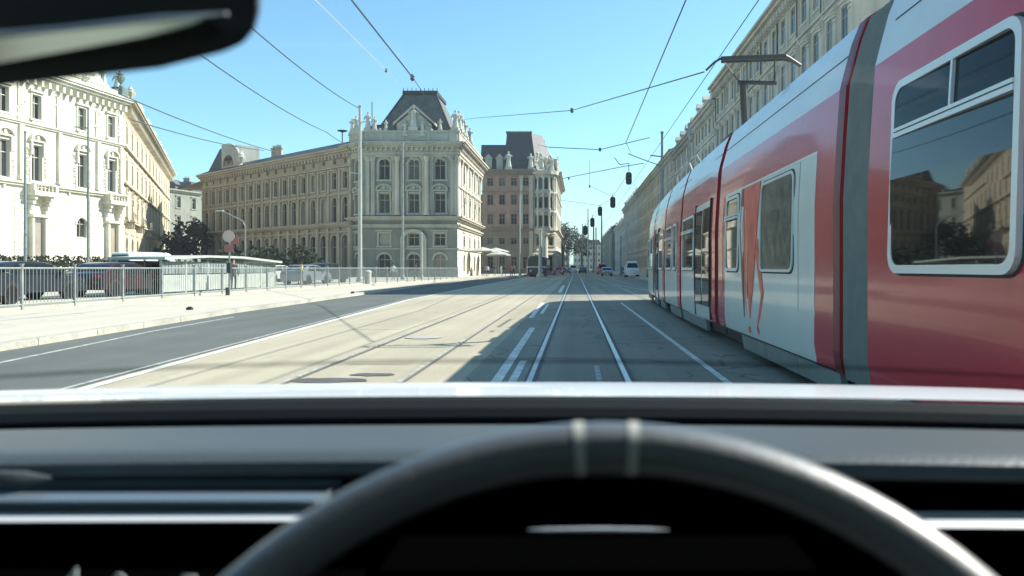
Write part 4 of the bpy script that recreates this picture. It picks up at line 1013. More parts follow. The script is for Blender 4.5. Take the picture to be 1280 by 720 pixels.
# ================================================================ STREET FURNITURE
def mast(x, y, h, r, label, mat='pole', arm=None, lamp=False, cat='pole', name='mast', group=None, arms=()):
    t = thing(name, label, cat, (x, y, .1), group); m = MB(); m.tube([(0, 0, 0), (0, 0, h*.5), (0, 0, h)], [r, r*.85, r*.6], 10); m.lathe((0, 0, 0), [(r*1.9, 0), (r*1.8, .25), (r*1.1, .5)], 10)
    lpart('shaft', m, mat, t)
    m = MB(); m.lathe((0, 0, h), [(r*.9, -.05), (r*.9, .06), (0, .12)], 8); lpart('cap', m, mat, t)
    if lamp:
        m = MB(); m.tube([(0, 0, h-.3), (.3, -.1, h+.1), (1.1, -.3, h+.25)], r*.5, 6); lpart('arm', m, mat, t)
        m = MB(); m.add([(1.0, -.42, h+.18), (1.7, -.55, h+.22), (1.7, -.25, h+.22), (1.0, -.18, h+.18), (1.05, -.4, h+.33), (1.65, -.5, h+.32), (1.65, -.3, h+.32), (1.05, -.2, h+.33)], [(0,3,2,1), (4,5,6,7), (0,1,5,4), (1,2,6,5), (2,3,7,6), (3,0,4,7)]); lpart('lamp_head', m, 'polew', t)
    for (dx, z) in arms:
        m = MB(); m.tube([(0, 0, z), (dx, 0, z+.1)], .05, 6); lpart('bracket', m, mat, t)
    return t
mast(-18.9, 70, 15.4, .19, 'tall pale lamp mast rising in front of the left end of the corner palace', 'polew', arms=((.9, 14.0), (-.8, 9.5)))
mast(-18.4, 85, 14.6, .13, 'slim pale pole in front of the left bays of the corner palace', 'pole', arms=((.5, 12.3),))
mast(-16.4, 85, 4.9, .13, 'short pale post in front of the corner palace door', 'polew')
mast(-7.7, 110, 11, .14, 'tall thin cream pole beside the purple tram', 'polew')
mast(-5.0, 112, 6.6, .3, 'thick white column at the kerb, right of the purple tram', 'polew')
mast(-42, 61, 11.6, .12, 'grey mast in front of the cream palace, leftmost full height one', 'poled')
mast(-37.5, 61.5, 13.5, .11, 'grey mast in front of the cream palace, between its two entrance balconies', 'poled', arms=((-1.1, 12),))
mast(-45.5, 61, 15, .10, 'thin dark mast at the very left, in front of the ground floor arch', 'poled')
mast(6.45, 60, 11.4, .14, 'grey mast standing beyond the tram, against the right row', 'poled', arms=((-.9, 9.6),))
mast(6.5, 46, 9.5, .1, 'slim dark mast close to the grey one beyond the tram', 'poled')
fp = 'distant street poles'
for i, (px, top, Y, w, mt, lb) in enumerate([(735, 262, 150, .16, 'polew', 'distant pale pole left of the hanging signals'), (745, 285, 170, .2, 'polew', 'distant pale pole just right of its taller neighbour'),
        (752, 262, 190, .25, 'poled', 'distant grey pole under the third hanging signal'), (728, 280, 200, .2, 'poled', 'distant thin grey pole at the street axis'), (762, 300, 160, .2, 'polew', 'distant bright post near the grey car'),
        (776, 296, 130, .15, 'poled', 'distant grey post left of the white van'), (742, 275, 230, .3, 'poled', 'most distant grey pole in the row'), (783, 285, 118, .12, 'polew', 'pale post between the white van and the tram')]):
    mast((px-VX)/F*Y, Y, (VY-top)/F*Y+1.25, w, lb, mt, group=fp)

# round sign on a post by the railing
t = thing('road_sign', 'round pale sign with red mark on a dark post by the railing', 'sign', (-15.6, 36, .125))
m = MB(); m.tube([(0, 0, 0), (0, 0, 2.95)], .04, 8); lpart('post', m, 'poled', t)
m = MB(); m.lathe((0, -.06, 2.65), [(.0, -.012), (.26, -.012), (.26, .012), (0, .012)], 24, axis='y'); lpart('disc', m, 'signwhite', t)
m = MB(); m.lathe((0, -.076, 2.65), [(.27, 0), (.27, -.006), (.22, -.006), (.22, 0)], 24, axis='y'); lpart('rim', m, 'signwhite', t)
m = MB(); m.box(-.2, -.075, 1.95, .2, -.055, 2.27); m.box(.12, -.02, 2.3, .42, 0, 2.6); lpart('plate', m, 'signred', t)
m = MB(); m.box(-.09, -.1, 1.0, .09, .07, 1.45); m.box(-.12, -.12, 0, -.06, .07, .35); lpart('control_box', m, 'iron', t)
# lamp with angled arm behind it
t = thing('street_lamp', 'street lamp with long pale slanted arm in front of the brown wing', 'street lamp', (-24.8, 60, .125))
m = MB(); m.tube([(0, 0, 0), (0, 0, 4.3), (-.2, 0, 4.75), (-1.7, 0, 5.5)], [.055, .045, .04, .035], 8); lpart('shaft', m, 'poled', t)
m = MB(); m.box(-2.2, -.11, 5.47, -1.65, .11, 5.57); lpart('lamp_head', m, 'polew', t)

# glass shelter / waiting pavilion behind the railing
def shelter():
    t = thing('glass_shelter', 'long low shelter with frosted panels and pale roof behind the railing', 'shelter', (-20.8, 43, .125)); z0 = .125
    A, B = Vector((-21.2, 41, 0)), Vector((-16.0*1.25, 52, 0)); A = Vector((-19.1, 36.8, 0)); B = Vector((-19.0, 50.5, 0))
    f = Fr(A[:2], B[:2]); w = f.w
    r = MB(); r.prism([(-.3, 1.85), (w*.3, 2.0), (w*.6, 2.0), (w+.3, 1.78), (w+.3, 1.66), (w*.6, 1.88), (w*.3, 1.88), (-.3, 1.73)], lambda a, b, d: f(a, d, b), -2.3, .35); part('roof', r, 'shelterpanel', t)
    n = 6
    for i in range(n+1):
        u = w*i/n; m = MB(); f.box(m, u-.04, -.04, z0, u+.04, .04, 1.75); f.box(m, u-.04, -2.04, z0, u+.04, -1.96, 1.75); part('post', m, 'polew', t)
    for i in range(n):
        u0, u1 = w*i/n+.06, w*(i+1)/n-.06
        m = MB(); f.box(m, u0, -.02, z0+.95, u1, .0, 1.65); 
        part('pane', m, 'shelterglass', t)
        m = MB(); f.box(m, u0, -.03, z0+.1, u1, .015, z0+.9); part('panel', m, 'shelterpanel', t)
        m = MB(); f.box(m, u0, -2.01, z0+.1, u1, -1.99, 1.7); part('back_pane', m, 'shelterglass', t)
        m = MB()
        for k in range(1, 7): uu = u0+(u1-u0)*k/7; f.box(m, uu-.015, .001, z0+.95, uu+.015, .03, 1.65)
        part('louvre_bars', m, 'fence', t)
shelter()
def bin_(x, y, label):
    m = MB(); m.lathe((x, y, .125), [(.22, 0), (.25, .1), (.27, .85), (.29, .87), (.29, .95), (.18, 1.05), (0, 1.08)], 14); single('litter_bin', m, 'polew', label, 'litter bin', loc=(x, y, .125))
bin_(-16.0, 61.5, 'pale litter bin at the railing near the lamp mast')
def blk(x, y, label):
    m = MB(); m.box(x-.08, y-.06, .12, x+.08, y+.06, .19); m.box(x-.05, y-.04, .19, x+.05, y+.04, .22); single('kerb_marker', m, 'iron', label, 'marker', loc=(x, y, .12))
blk(-10.75, 38.5, 'small dark block lying at the kerb below the tall lamp mast'); blk(-11.3, 23.4, 'tiny dark object on the pale pavement left of the road')

# awning and parasols by the crowd
def parasol(x, y, h, r, label):
    t = thing('parasol', label, 'parasol', (x, y, .135), 'parasols by the crowd'); m = MB(); m.tube([(0, 0, 0), (0, 0, h)], .035, 6); lpart('pole', m, 'polew', t)
    m = MB(); m.lathe((0, 0, h-.75), [(r, 0), (r, .18), (r*.5, .5), (.0, .78)], 8, smooth=False); lpart('canopy', m, 'awning', t)
parasol(-14.2, 122, 4.4, 2.1, 'white parasol nearest the sunlit flank of the corner palace'); parasol(-12.2, 126, 3.9, 1.9, 'white parasol right of the other one'); parasol(-13.4, 134, 4.6, 2.2, 'farther white parasol behind the other two')

# hanging traffic signals
hs = 'traffic signals hanging over the street'
def signal(px, py, Y, hh, label):
    p = P(px, py, Y); t = thing('traffic_signal', label, 'traffic signal', p, hs); s = hh
    s *= .88; oc = lambda a, b: [(-a, -b*.7), (-a*.62, -b), (a*.62, -b), (a, -b*.7), (a, b*.7), (a*.62, b), (-a*.62, b), (-a, b*.7)]; m = MB(); m.prism(oc(.22*s, .5*s), lambda a, b, c: (a, c, b), -.12*s, .14*s); m.prism(oc(.27*s, .56*s), lambda a, b, c: (a, c, b), .0, .03*s); lpart('housing', m, 'black', t)
    for k in (-.32, 0, .32):
        m = MB(); m.lathe((0, -.12*s, k*s), [(.0, -.005), (.13*s, -.005), (.13*s, .01)], 12, axis='y'); lpart('lens', m, 'lensoff', t)
        m = MB(); m.lathe((0, -.12*s, k*s), [(.145*s, 0), (.15*s, -.14*s)], 12, axis='y'); lpart('visor', m, 'black', t)
    m = MB(); m.tube([(0, 0, .5*s), (0, 0, .95*s)], .03*s, 6); lpart('hanger', m, 'iron', t)
signal(786, 223, 60, .95, 'nearest and highest hanging traffic signal in front of the right row'); signal(766, 253, 75, 1.05, 'second hanging traffic signal, lower left of the nearest one')
signal(750, 264, 85, 1.0, 'third hanging traffic signal, slim and grey against the sky'); signal(740.5, 278, 95, 1.1, 'fourth hanging traffic signal just above the distant poles'); signal(731.5, 288, 110, 1.3, 'lowest and farthest hanging traffic signal')

# ================================================================ OVERHEAD WIRES
def wire(pts, r, label, mat='wire', sag=0., group='overhead wires', n=14):
    out = []
    for a, b in zip(pts[:-1], pts[1:]):
        for k in range(n): q = k/n; out.append(a.lerp(b, q)-Vector((0, 0, sag*4*q*(1-q))))
    out.append(pts[-1]); m = MB(); m.tube(out, r, 5, smooth=True)
    return single('overhead_wire', m, mat, label, 'wire', group, loc=pts[0])
wire([Vector((1.85, -5, 5.7)), Vector((1.75, 28, 5.75)), Vector((3.6, 52, 8.75))], .013, 'contact wire running straight up past the hanging signals, left of the pantograph', sag=.0)
wire([Vector((3.0, 2, 5.72)), Vector((2.95, 40, 5.75)), Vector((3.0, 90, 6))], .010, 'contact wire just touching the left horn of the pantograph')
wire([P(430, -12, 17), P(516, 97, 25)], .022, 'thick dark feeder wire coming down from the top toward the corner palace roof')
wire([P(516, 97, 25), P(530, 118, 29)], .012, 'short thin wire below the dark insulator above the slate roof')
wire([P(392, -2, 17), P(482, 88, 25)], .014, 'bright thin wire crossing the sky left of the thick feeder', 'wirepale')
wire([P(482, 88, 25), P(503, 112, 28)], .008, 'faint bright wire continuing toward the corner palace roof', 'wirepale')
wire([P(300, 22, 36), P(448, 135, 70)], .035, 'span wire from behind the mirror to the top of the tall lamp mast', sag=.3)
wire([P(225, 50, 36), P(408, 165, 75), P(443, 181, 110)], .035, 'long span wire ending above the roof of the brown wing', sag=.35)
wire([P(150, 118, 50), P(345, 190, 100)], .045, 'upper of the two faint wires over the gap beside the cream palace', sag=.3)
wire([P(165, 150, 50), P(330, 188, 100)], .04, 'lower of the two faint wires over the gap beside the cream palace', sag=.3)
wire([P(566, 152, 112), P(590, 148, 60), P(715, 138, 32), P(880, 90, 17.2)], .016, 'cross wire sweeping across the sky to the pantograph')
wire([P(672, 181, 171), P(686, 184, 60), P(750, 187, 60), P(812, 172, 60)], .03, 'cross wire through the sky left of the grey mast, upper one')
wire([P(694, 222, 171), P(704, 223, 70), P(780, 208, 60), P(805, 204, 60)], .03, 'cross wire just above the nearest hanging signal')
wire([P(785, 192, 60), P(800, 198, 60), P(828, 208, 60)], .035, 'short wire joining the contact wire to the grey mast')
wire([P(768, 197, 60), P(775, 206, 60), P(786, 204, 60), P(786, 214, 60)], .03, 'small hooked wire holding the nearest hanging signal')
for i, (px, py, Y, r, lb) in enumerate([(515.5, 97, 25, .10, 'dark insulator on the thick feeder wire above the slate roof'), (482.5, 88, 25, .06, 'small insulator at the lower end of the bright thin wire'),
        (715, 138, 32, .10, 'insulator on the wire leading to the pantograph'), (750, 187, 60, .14, 'insulator in the middle of the upper cross wire'), (711, 223, 70, .12, 'insulator low in the sky right of the dark tower roof'), (737, 233, 85, .14, 'lone insulator left of the second hanging signal')]):
    m = MB(); r *= .75; m.lathe(P(px, py, Y), [(0, -1.6*r), (r*.6, -1.2*r), (r, -.5*r), (r*.6, 0), (r, .5*r), (r*.6, 1.2*r), (0, 1.6*r)], 10); single('insulator', m, 'wire', lb, 'insulator', 'wire insulators')
wire([P(737, 200, 85), P(737, 232, 85), P(766, 246, 75)], .02, 'faint wire between the lone insulator and the second hanging signal')
wire([P(766, 246, 75), P(786, 216, 60)], .02, 'faint wire linking the two nearest hanging signals')
wire([P(700, 250, 90), P(750, 257, 85), P(766, 247, 75)], .02, 'faint wire above the third hanging signal'); wire([P(731, 283, 110), P(740, 272, 95), P(750, 259, 85)], .02, 'faint wire joining the far hanging signals')

# ================================================================ PEOPLE
def person_mesh(stride, arm, seed, bulk=1.):
    me = bpy.data.meshes.new('tmp'); J = {}
    v = []; e = []; rad = []
    def add(p, r, parent=None):
        v.append(p); rad.append(r*bulk if p[2] < 1.5 else r)
        if parent is not None: e.append((parent, len(v)-1))
        return len(v)-1
    pel = add((0, 0, .95), .13); ab = add((0, 0, 1.12), .12, pel); ch = add((0, -.01, 1.33), .145, ab); nk = add((0, 0, 1.48), .055, ch); hd = add((0, .0, 1.58), .085, nk); ht = add((0, .01, 1.70), .085, hd)
    for sx in (-1, 1):
        s_ = stride*sx; hp = add((sx*.1, 0, .9), .095, pel); kn = add((sx*.11, -s_*.22-.02, .5), .062, hp); an = add((sx*.11, -s_*.32+(.06 if s_ < 0 else 0), .09), .042, kn); add((sx*.12, -s_*.32-.14, .045), .035, an)
        sh = add((sx*.19, 0, 1.41), .062, ch); el = add((sx*.25, .03+s_*.1, 1.13), .045, sh); wr = add((sx*(.25-arm*.1), s_*.2-.04-arm*.15, .9+arm*.2), .032, el); add((sx*(.25-arm*.1), s_*.2-.07-arm*.2, .82+arm*.23), .036, wr)
    me.from_pydata(v, e, []); ob = bpy.data.objects.new('tmp', me); COL.objects.link(ob)
    ob.modifiers.new('s', 'SKIN'); 
    for d, r in zip(me.skin_vertices[0].data, rad): d.radius = (r, r*.85)
    me.skin_vertices[0].data[0].use_root = True
    s2 = ob.modifiers.new('u', 'SUBSURF'); s2.levels = 1; s2.render_levels = 1
    dg = bpy.context.evaluated_depsgraph_get(); out = bpy.data.meshes.new_from_object(ob.evaluated_get(dg)); bpy.data.objects.remove(ob)
    return out
_pm = [person_mesh(.0, 0, 1), person_mesh(.8, .3, 2), person_mesh(-.6, 1., 3, 1.08)]
def person(x, y, z, rz, kind, top, bottom, label, s=1., group='people in the distance'):
    me = _pm[kind].copy(); me.name = 'person_body'
    for m_ in (MT['skin'], MT[top], MT[bottom], MT['rubber']): me.materials.append(m_)
    for p in me.polygons:
        c = p.center; p.use_smooth = True
        p.material_index = 3 if c.z < .09 else 2 if c.z < .97 and abs(c.x) < .2 else 0 if c.z > 1.47 or (abs(c.x) > .2 and c.z < .92+.2*(kind == 2)) else 1
    o = tag(link('person', me, None, (x, y, z), rz), label, 'person', group); o.scale = (s, s, s)
    h = MB(); h.lathe((0, .02, 1.62), [(.094, -.05), (.103, .03), (.098, .1), (.07, .15), (0, .175)], 10)
    h.v = [v_ if v_.y > -.04 or v_.z > 1.68 else Vector((v_.x, -.04, v_.z)) for v_ in h.v]; lpart('hair', h, 'hair', o)
    return o
ppl = [(-13.9, 119, 0, 'cloth_dark', 'cloth_dark', 'standing person in dark clothes under the white parasols'), (-13.0, 118, 1, 'cloth_white', 'cloth_dark', 'walking person in white top beside the parasols'),
    (-12.3, 121, 2, 'cloth_blue', 'cloth_grey', 'person in blue top in the crowd right of the parasols'), (-11.6, 124, 0, 'cloth_white', 'cloth_white', 'person all in white in the middle of the crowd'),
    (-10.9, 121, 1, 'cloth_dark', 'cloth_blue', 'walking person in black top left of the cream pole'), (-10.0, 123, 0, 'cloth_red', 'cloth_dark', 'person in red top in the crowd left of the cream pole'),
    (-9.2, 118, 2, 'cloth_grey', 'cloth_dark', 'person in grey top close to the cream pole'), (-12.6, 112, 1, 'cloth_grey', 'cloth_blue', 'person walking along the kerb below the sunlit palace flank'),
    (-8.6, 124, 0, 'cloth_white', 'cloth_blue', 'person in white top and blue trousers next to the purple tram'), (-4.1, 132, 1, 'cloth_red', 'cloth_dark', 'person in red top right of the thick white column'),
    (-3.6, 136, 0, 'cloth_white', 'cloth_dark', 'person in white top near the small red car'),
    (-17.9, 41.8, 0, 'cloth_dark', 'cloth_dark', 'dark dressed person standing by the round sign behind the railing'), (-19.9, 58, 2, 'cloth_yellow', 'cloth_dark', 'person in a yellow vest at the right end of the glass shelter'),
    (-23.5, 72, 0, 'cloth_dark', 'cloth_grey', 'person in dark top behind the railing left of the lamp mast'), (-22.4, 73, 1, 'cloth_white', 'cloth_blue', 'person in white top behind the dark grey car'),
    (-34, 62, 1, 'cloth_red', 'cloth_dark', 'person in red top behind the shelter roof'), (-16.9, 74, 0, 'cloth_white', 'cloth_grey', 'person in white top right of the lamp mast foot'), (-15.6, 78, 1, 'cloth_dark', 'cloth_dark', 'dark dressed person walking near the short pale post')]
ppl += [(10.3, 96, 1, 'cloth_dark', 'cloth_blue', 'person in black top walking on the far right pavement near the tram end'), (-2.9, 142, 2, 'cloth_red', 'cloth_grey', 'second person in red top, walking behind the thick white column'),
        (-1.9, 165, 0, 'cloth_white', 'cloth_grey', 'tiny person in white top at the street end near the maroon car'), (9.6, 150, 0, 'cloth_dark', 'cloth_dark', 'tiny dark dressed person near the white van')]
for i, (x, y, k, a, b, lb) in enumerate(ppl): person(x, y, .13 if y < 100 else .14, R(random.uniform(-70, 70)+(180 if i % 3 == 0 else 0)), k, a, b, lb, random.uniform(.94, 1.04))
# ================================================================ RED AND WHITE TRAM
def tram():
    t = thing('articulated_tram', 'long red and white articulated tram with grey rubber gangways, filling the right side', 'tram', (3.72, 15, 0))
    PR = [(2.53, .34), (2.50, .55), (2.50, 1.1), (2.50, 1.6), (2.50, 2.0), (2.53, 2.56), (2.565, 3.08), (2.60, 3.22), (2.68, 3.52), (2.76, 3.72), (2.93, 3.83), (3.3, 3.88)]
    CX = 3.72
    def xat(z):
        for (a, b), (c, d) in zip(PR[:-1], PR[1:]):
            if b <= z <= d: return a+(c-a)*(z-b)/(d-b)
        return PR[0][0]
    full = PR+[(2*CX-a, b) for a, b in reversed(PR)]
    n = len(full); k0 = len(PR)
    def slot_row(i):
        r = i if i < k0-1 else n-2-i
        return r
    def body(name, ystations, colour, cap0=True, cap1=True, mats=('red', 'tramwhite', 'tramroof')):
        """colour(row, y_mid) -> slot"""
        ys_ = []
        for (a, s0), (b, s1) in zip(ystations[:-1], ystations[1:]):
            k = max(1, int((b-a)/.9)) if a > 13 else 1
            ys_ += [(a+(b-a)*q/k, s0+(s1-s0)*q/k) for q in range(k)]
        ystations = ys_+[ystations[-1]]
        m = MB(); N = len(ystations)
        for (yy, shr) in ystations:
            for a, b in full: m.v.append(Vector((CX+(a-CX)*(1-shr), yy, b if b < 2.9 else b-(shr*1.5)*(b-2.9))))
        for j in range(N-1):
            for i in range(n-1):
                m.f.append([j*n+i, j*n+i+1, (j+1)*n+i+1, (j+1)*n+i]); m.m.append(colour(slot_row(i), (ystations[j][0]+ystations[j+1][0])/2)); m.sm.append(i not in (6, n-8))
        if cap0: m.f.append(list(range(n))[::-1]); m.m.append(0); m.sm.append(False)
        if cap1: m.f.append([(N-1)*n+i for i in range(n)]); m.m.append(0); m.sm.append(False)
        for j in range(N-1): m.f.append([j*n, (j+1)*n, (j+1)*n+n-1, j*n+n-1]); m.m.append(0); m.sm.append(False)
        return part(name, m, list(mats), t)
    def st(*ys): return [(y, 0) for y in ys]
    top = lambda r: 2 if r >= 6 else None
    # 1 near section with cab end
    body('body', [(2.75, .22), (2.85, .12), (3.1, .04), (3.5, 0), (5, 0), (6.86, 0)], lambda r, y: 2 if r >= 6 else 0)
    # 2 section with the large white panel
    body('body', st(7.56, 8.40, 13.45, 14.05), lambda r, y: 2 if r >= 6 else 1 if (r <= 4 and 8.4 < y < 13.45) else 0)
    body('body', st(14.42, 14.9, 16.9, 19.3), lambda r, y: 2 if r >= 6 else 1 if (r <= 3 and y > 14.9) else 0)
    body('body', st(19.6, 20.2, 22.5, 23.6), lambda r, y: 2 if r >= 6 else 1 if (r <= 3 and y > 20.2) else 0)
    body('body', st(23.9, 24.5, 28.3, 28.6), lambda r, y: 2 if r >= 6 else 1 if (r <= 3 and 24.5 < y < 28.3) else 0)
    body('body', [(28.9, 0), (29.2, 0), (32.6, 0), (33.3, .03), (33.9, .12), (34.1, .25)], lambda r, y: 2 if r >= 6 else 1 if (r <= 3 and y > 29.2) else 0)
    # gangways
    def bell(y0, y1, mat, inset, folds, label=None):
        ysn = []
        for k in range(folds*2+1): ysn.append((y0+(y1-y0)*k/(folds*2), inset+(.0 if k % 2 else .030)))
        m = MB()
        for yy, s_ in ysn:
            for a, b in full: m.v.append(Vector((CX+(a-CX)*(1-s_), yy, b*(1-.004) if b > 1 else b-.04)))
        for j in range(len(ysn)-1):
            for i in range(n-1): m.f.append([j*n+i, j*n+i+1, (j+1)*n+i+1, (j+1)*n+i]); m.m.append(1 if j % 4 == 3 else 0); m.sm.append(False)  # dark slot on some fold faces draws the fold shading
        return part('gangway_bellows', m, [mat, 'bellowsd' if mat == 'bellows' else mat], t, label)
    bell(6.86, 7.56, 'bellows', .004, 6)
    for y0, y1 in ((14.05, 14.42), (19.3, 19.6), (23.6, 23.9), (28.6, 28.9)): bell(y0, y1, 'seam', .03, 2)
    m = MB()
    for a, b in zip(PR[:-2], PR[1:-1]): m.add([(a[0]-.006, 7.57, a[1]), (a[0]-.006, 7.76, a[1]), (b[0]-.006, 7.76, b[1]), (b[0]-.006, 7.57, b[1])], [(0,1,2,3)])
    part('joint_edge', m, 'darkred', t)
    # windows
    def rrect(y0, y1, z0, z1, r, k=5):
        out = []
        for cy, cz, a0 in ((y1-r, z1-r, 0), (y0+r, z1-r, 90), (y0+r, z0+r, 180), (y1-r, z0+r, 270)):
            for q in range(k+1): a = R(a0+90*q/k); out.append((cy+r*math.cos(a), cz+r*math.sin(a)))
        return out
    def ring(m, outer, inner, d0, d1, mi=0):
        N = len(outer); P3 = lambda yz, d: Vector((xat(yz[1])-d, yz[0], yz[1]))
        vs = [P3(p, d0) for p in outer]+[P3(p, d1) for p in outer]+[P3(p, d1) for p in inner]+[P3(p, d0) for p in inner]
        fs = []
        for i in range(N):
            j = (i+1) % N
            for q in range(3): fs.append((q*N+i, q*N+j, (q+1)*N+j, (q+1)*N+i))
        m.add(vs, fs, mi)
    def bar(m, y0, z0, y1, z1, d0, d1, mi=0):
        K = 4
        for q in range(K):
            za, zb = z0+(z1-z0)*q/K, z0+(z1-z0)*(q+1)/K
            if z1-z0 < .2 and q: break
            if z1-z0 < .2: za, zb = z0, z1
            vs = [(xat(za)-d, y, z) for d in (d0, d1) for (y, z) in ((y0, za), (y1, za))]+[(xat(zb)-d, y, z) for d in (d0, d1) for (y, z) in ((y0, zb), (y1, zb))]
            m.add(vs, [(0,1,5,4), (2,3,7,6), (0,2,6,4), (1,3,7,5), (0,1,3,2), (4,5,7,6)], mi)
    def window(y0, y1, z0, z1, fw=.06, split=None, mull=None, glass='tramglass', frame='alu', r=.12, label=None):
        m = MB(); o, i = rrect(y0, y1, z0, z1, r), rrect(y0+fw, y1-fw, z0+fw, z1-fw, max(.03, r-fw*.6)); ring(m, o, i, -.01, .046 if split == 2.36 else .022)
        o2 = rrect(y0-.02, y1+.02, z0-.02, z1+.02, r+.02); ring(m, o2, o, -.01, .006, 1)
        if split:
            bar(m, y0+fw, split, y1-fw, split+.035, .0, .05); bar(m, y0+fw, split+.045, y1-fw, split+.07, .0, .054)
            bar(m, y0+fw, split+.035, y1-fw, split+.045, .0, .008, 1)
        for yy in (mull or []): bar(m, yy-.014, split+.07 if split else z0+fw, yy+.014, z1-fw, .0, .044)
        w = part('window', m, [frame, 'rubber'], t, label)
        def pane(za, zb, glass=glass):
            g_ = MB(); K = 6; tl = .036 if split == 2.36 else 0      # the near pane sits slightly turned in its deep frame
            zs = [za+(zb-za)*q/K for q in range(K+1)]
            for a, b in zip(zs[:-1], zs[1:]): g_.add([(xat(a)-.004, y0+fw*.6, a), (xat(a)-.004-tl, y1-fw*.6, a), (xat(b)-.004-tl, y1-fw*.6, b), (xat(b)-.004, y0+fw*.6, b)], [(0,1,2,3)])
            link('pane', g_.mesh('pane', glass, Vector(t.location)), w)
        if split: pane(z0+fw*.7, split+.02); pane(split+.05, z1-fw*.7, 'tramglassup')
        else: pane(z0+fw*.7, z1-fw*.7)
        return w
    window(4.47, 6.31, 1.31, 2.80, .062, split=2.36, mull=[5.32], r=.15)
    window(9.2, 10.85, 1.30, 2.49, .035, glass='tramglassg', frame='tramwhite', r=.14)
    window(12.3, 13.35, 1.30, 2.50, .05, split=2.12, glass='tramglass', r=.12)
    window(17.1, 19.1, 1.30, 2.5, .06, split=2.12, r=.12)
    window(20.4, 21.3, 1.30, 2.5, .06, r=.12); window(21.6, 23.4, 1.30, 2.5, .06, split=2.12, r=.12)
    window(24.3, 26.0, 1.3, 2.5, .06, r=.12); window(29.4, 31.1, 1.3, 2.5, .06, r=.12); window(31.5, 33.0, 1.3, 2.5, .06, r=.12)
    def door(y0, y1, label=None):
        m = MB(); bar(m, y0, .40, y1, 2.62, -.01, .012); d = part('door', m, 'tramgrey' if label else 'tramwhite', t, label)
        w2 = (y1-y0)/2
        for k in (0, 1):
            g_ = MB(); a = y0+.07+k*w2; b = y0+w2-.05+k*w2; bar(g_, a, .62, b, 2.5, .0, .018); link('door_pane', g_.mesh('door_pane', 'tramglass', Vector(t.location)), d)
        for yy in (y0-.05, y1): g_ = MB(); bar(g_, yy, .38, yy+.05, 2.66, .0, .03); link('door_frame', g_.mesh('door_frame', 'rubber', Vector(t.location)), d)
    door(14.95, 16.8); door(26.2, 27.7)
    # skirts below the body
    def skirt(y0, y1, z0=.13):
        m = MB(); K = max(1, int((y1-y0)/1.3))
        for q in range(K):
            a, b = y0+(y1-y0)*q/K+.008, y0+(y1-y0)*(q+1)/K-.008
            m.add([(2.525, a, .338), (2.525, b, .338), (2.56, b, z0), (2.56, a, z0), (2.6, a, .338), (2.6, b, .338), (2.62, b, z0), (2.62, a, z0)], [(0,1,2,3), (4,5,6,7), (2,3,7,6), (0,3,7,4), (1,2,6,5)])
            m.add([(2*CX-x_, y_, z_) for x_, y_, z_ in [(2.525, a, .338), (2.525, b, .338), (2.56, b, z0), (2.56, a, z0)]], [(0,1,2,3)])
        part('skirt', m, 'tramgrey', t)
    skirt(3.4, 6.84); skirt(7.65, 12.2); skirt(15.6, 19.2); skirt(19.7, 22.2); skirt(24, 25.6); skirt(27, 28.5); skirt(30.4, 33.4)
    m = MB(); [m.box(2.72, a_, .16, 4.72, b_, .36) for a_, b_ in ((3.3, 14), (14.01, 17), (17.01, 20), (20.01, 23), (23.01, 26), (26.01, 29.5), (29.51, 33.2))]; part('underframe', m, 'tramdark', t)
    for yb in (4.6, 13.3, 14.9, 22.9, 26.3, 29.6):
        m = MB(); m.box(2.66, yb-.75, .16, 4.78, yb+.75, .34); 
        bg = part('bogie', m, 'tramdark', t)
        for dy in (-.55, .55):
            for xx in (2.97, 4.40):
                q = MB(); q.lathe((xx, yb+dy, .30), [(0, -.06), (.26, -.06), (.29, -.03), (.29, .04), (.24, .06), (.0, .06)], 20, axis='x'); link('wheel', q.mesh('wheel', 'tramgrey', Vector(t.location)), bg)
    # livery: thin trim line, roof seam, streaming orange-red shape
    m = MB()
    for y0, y1 in ((3.5, 6.62), (7.77, 14.05), (14.42, 19.3), (19.6, 23.6), (23.9, 28.6), (28.9, 33.2)):
        bar(m, y0, .345, y1, .362, .0, .006); bar(m, y0, 3.40, y1, 3.412, .0, .004)
    part('trim_line', m, 'tramdark', t)
    m = MB(); bar(m, 8.4, 2.555, 13.45, 2.575, .0, .004); bar(m, 8.385, .4, 8.405, 2.575, 0, .004); part('panel_edge', m, 'alu', t)
    def decal(polys, mat, nm):
        m = MB()
        for poly in polys:
            N = len(poly)
            m.add([(xat(z)-.0085, y, z) for y, z in poly]+[(xat(z)+.01, y, z) for y, z in poly], [tuple(range(N))]+[(i, (i+1) % N, N+(i+1) % N, N+i) for i in range(N)])
        part(nm, m, mat, t)
    decal([[(11.98, 2.54), (12.16, 2.54), (12.18, 1.9), (12.0, 1.0), (11.86, .62), (11.9, 1.2)]], 'darkred', 'livery_stroke')
    decal([[(10.92, 2.54), (11.97, 2.54), (11.92, 2.0), (11.86, 1.3), (11.8, .85), (11.62, .42), (11.5, .42), (11.42, .8), (11.3, 1.05), (11.16, 1.5), (11.0, 2.0)]], 'orange', 'livery_stroke')
    decal([[(11.14, 1.55), (11.0, 1.75), (10.66, 1.02), (10.80, .98)], [(10.66, 1.015), (10.80, .975), (11.06, .5), (10.96, .44)]], 'orange', 'livery_stroke')
    m = MB()
    for pl in ([(11.78, 2.2), (11.66, 1.5), (11.68, .9)],): m.tube([(xat(z)-.010, y, z) for y, z in pl], .010, 4)
    part('livery_line', m, 'peach', t)
    m = MB()
    for yy in (3.95, 9.0, 11.98, 13.5, 17.0, 19.0, 20.3, 22.4, 26.1, 27.8): bar(m, yy, .365, yy+.008, 2.54, .0, .0025)
    part('panel_seam', m, 'seam', t)
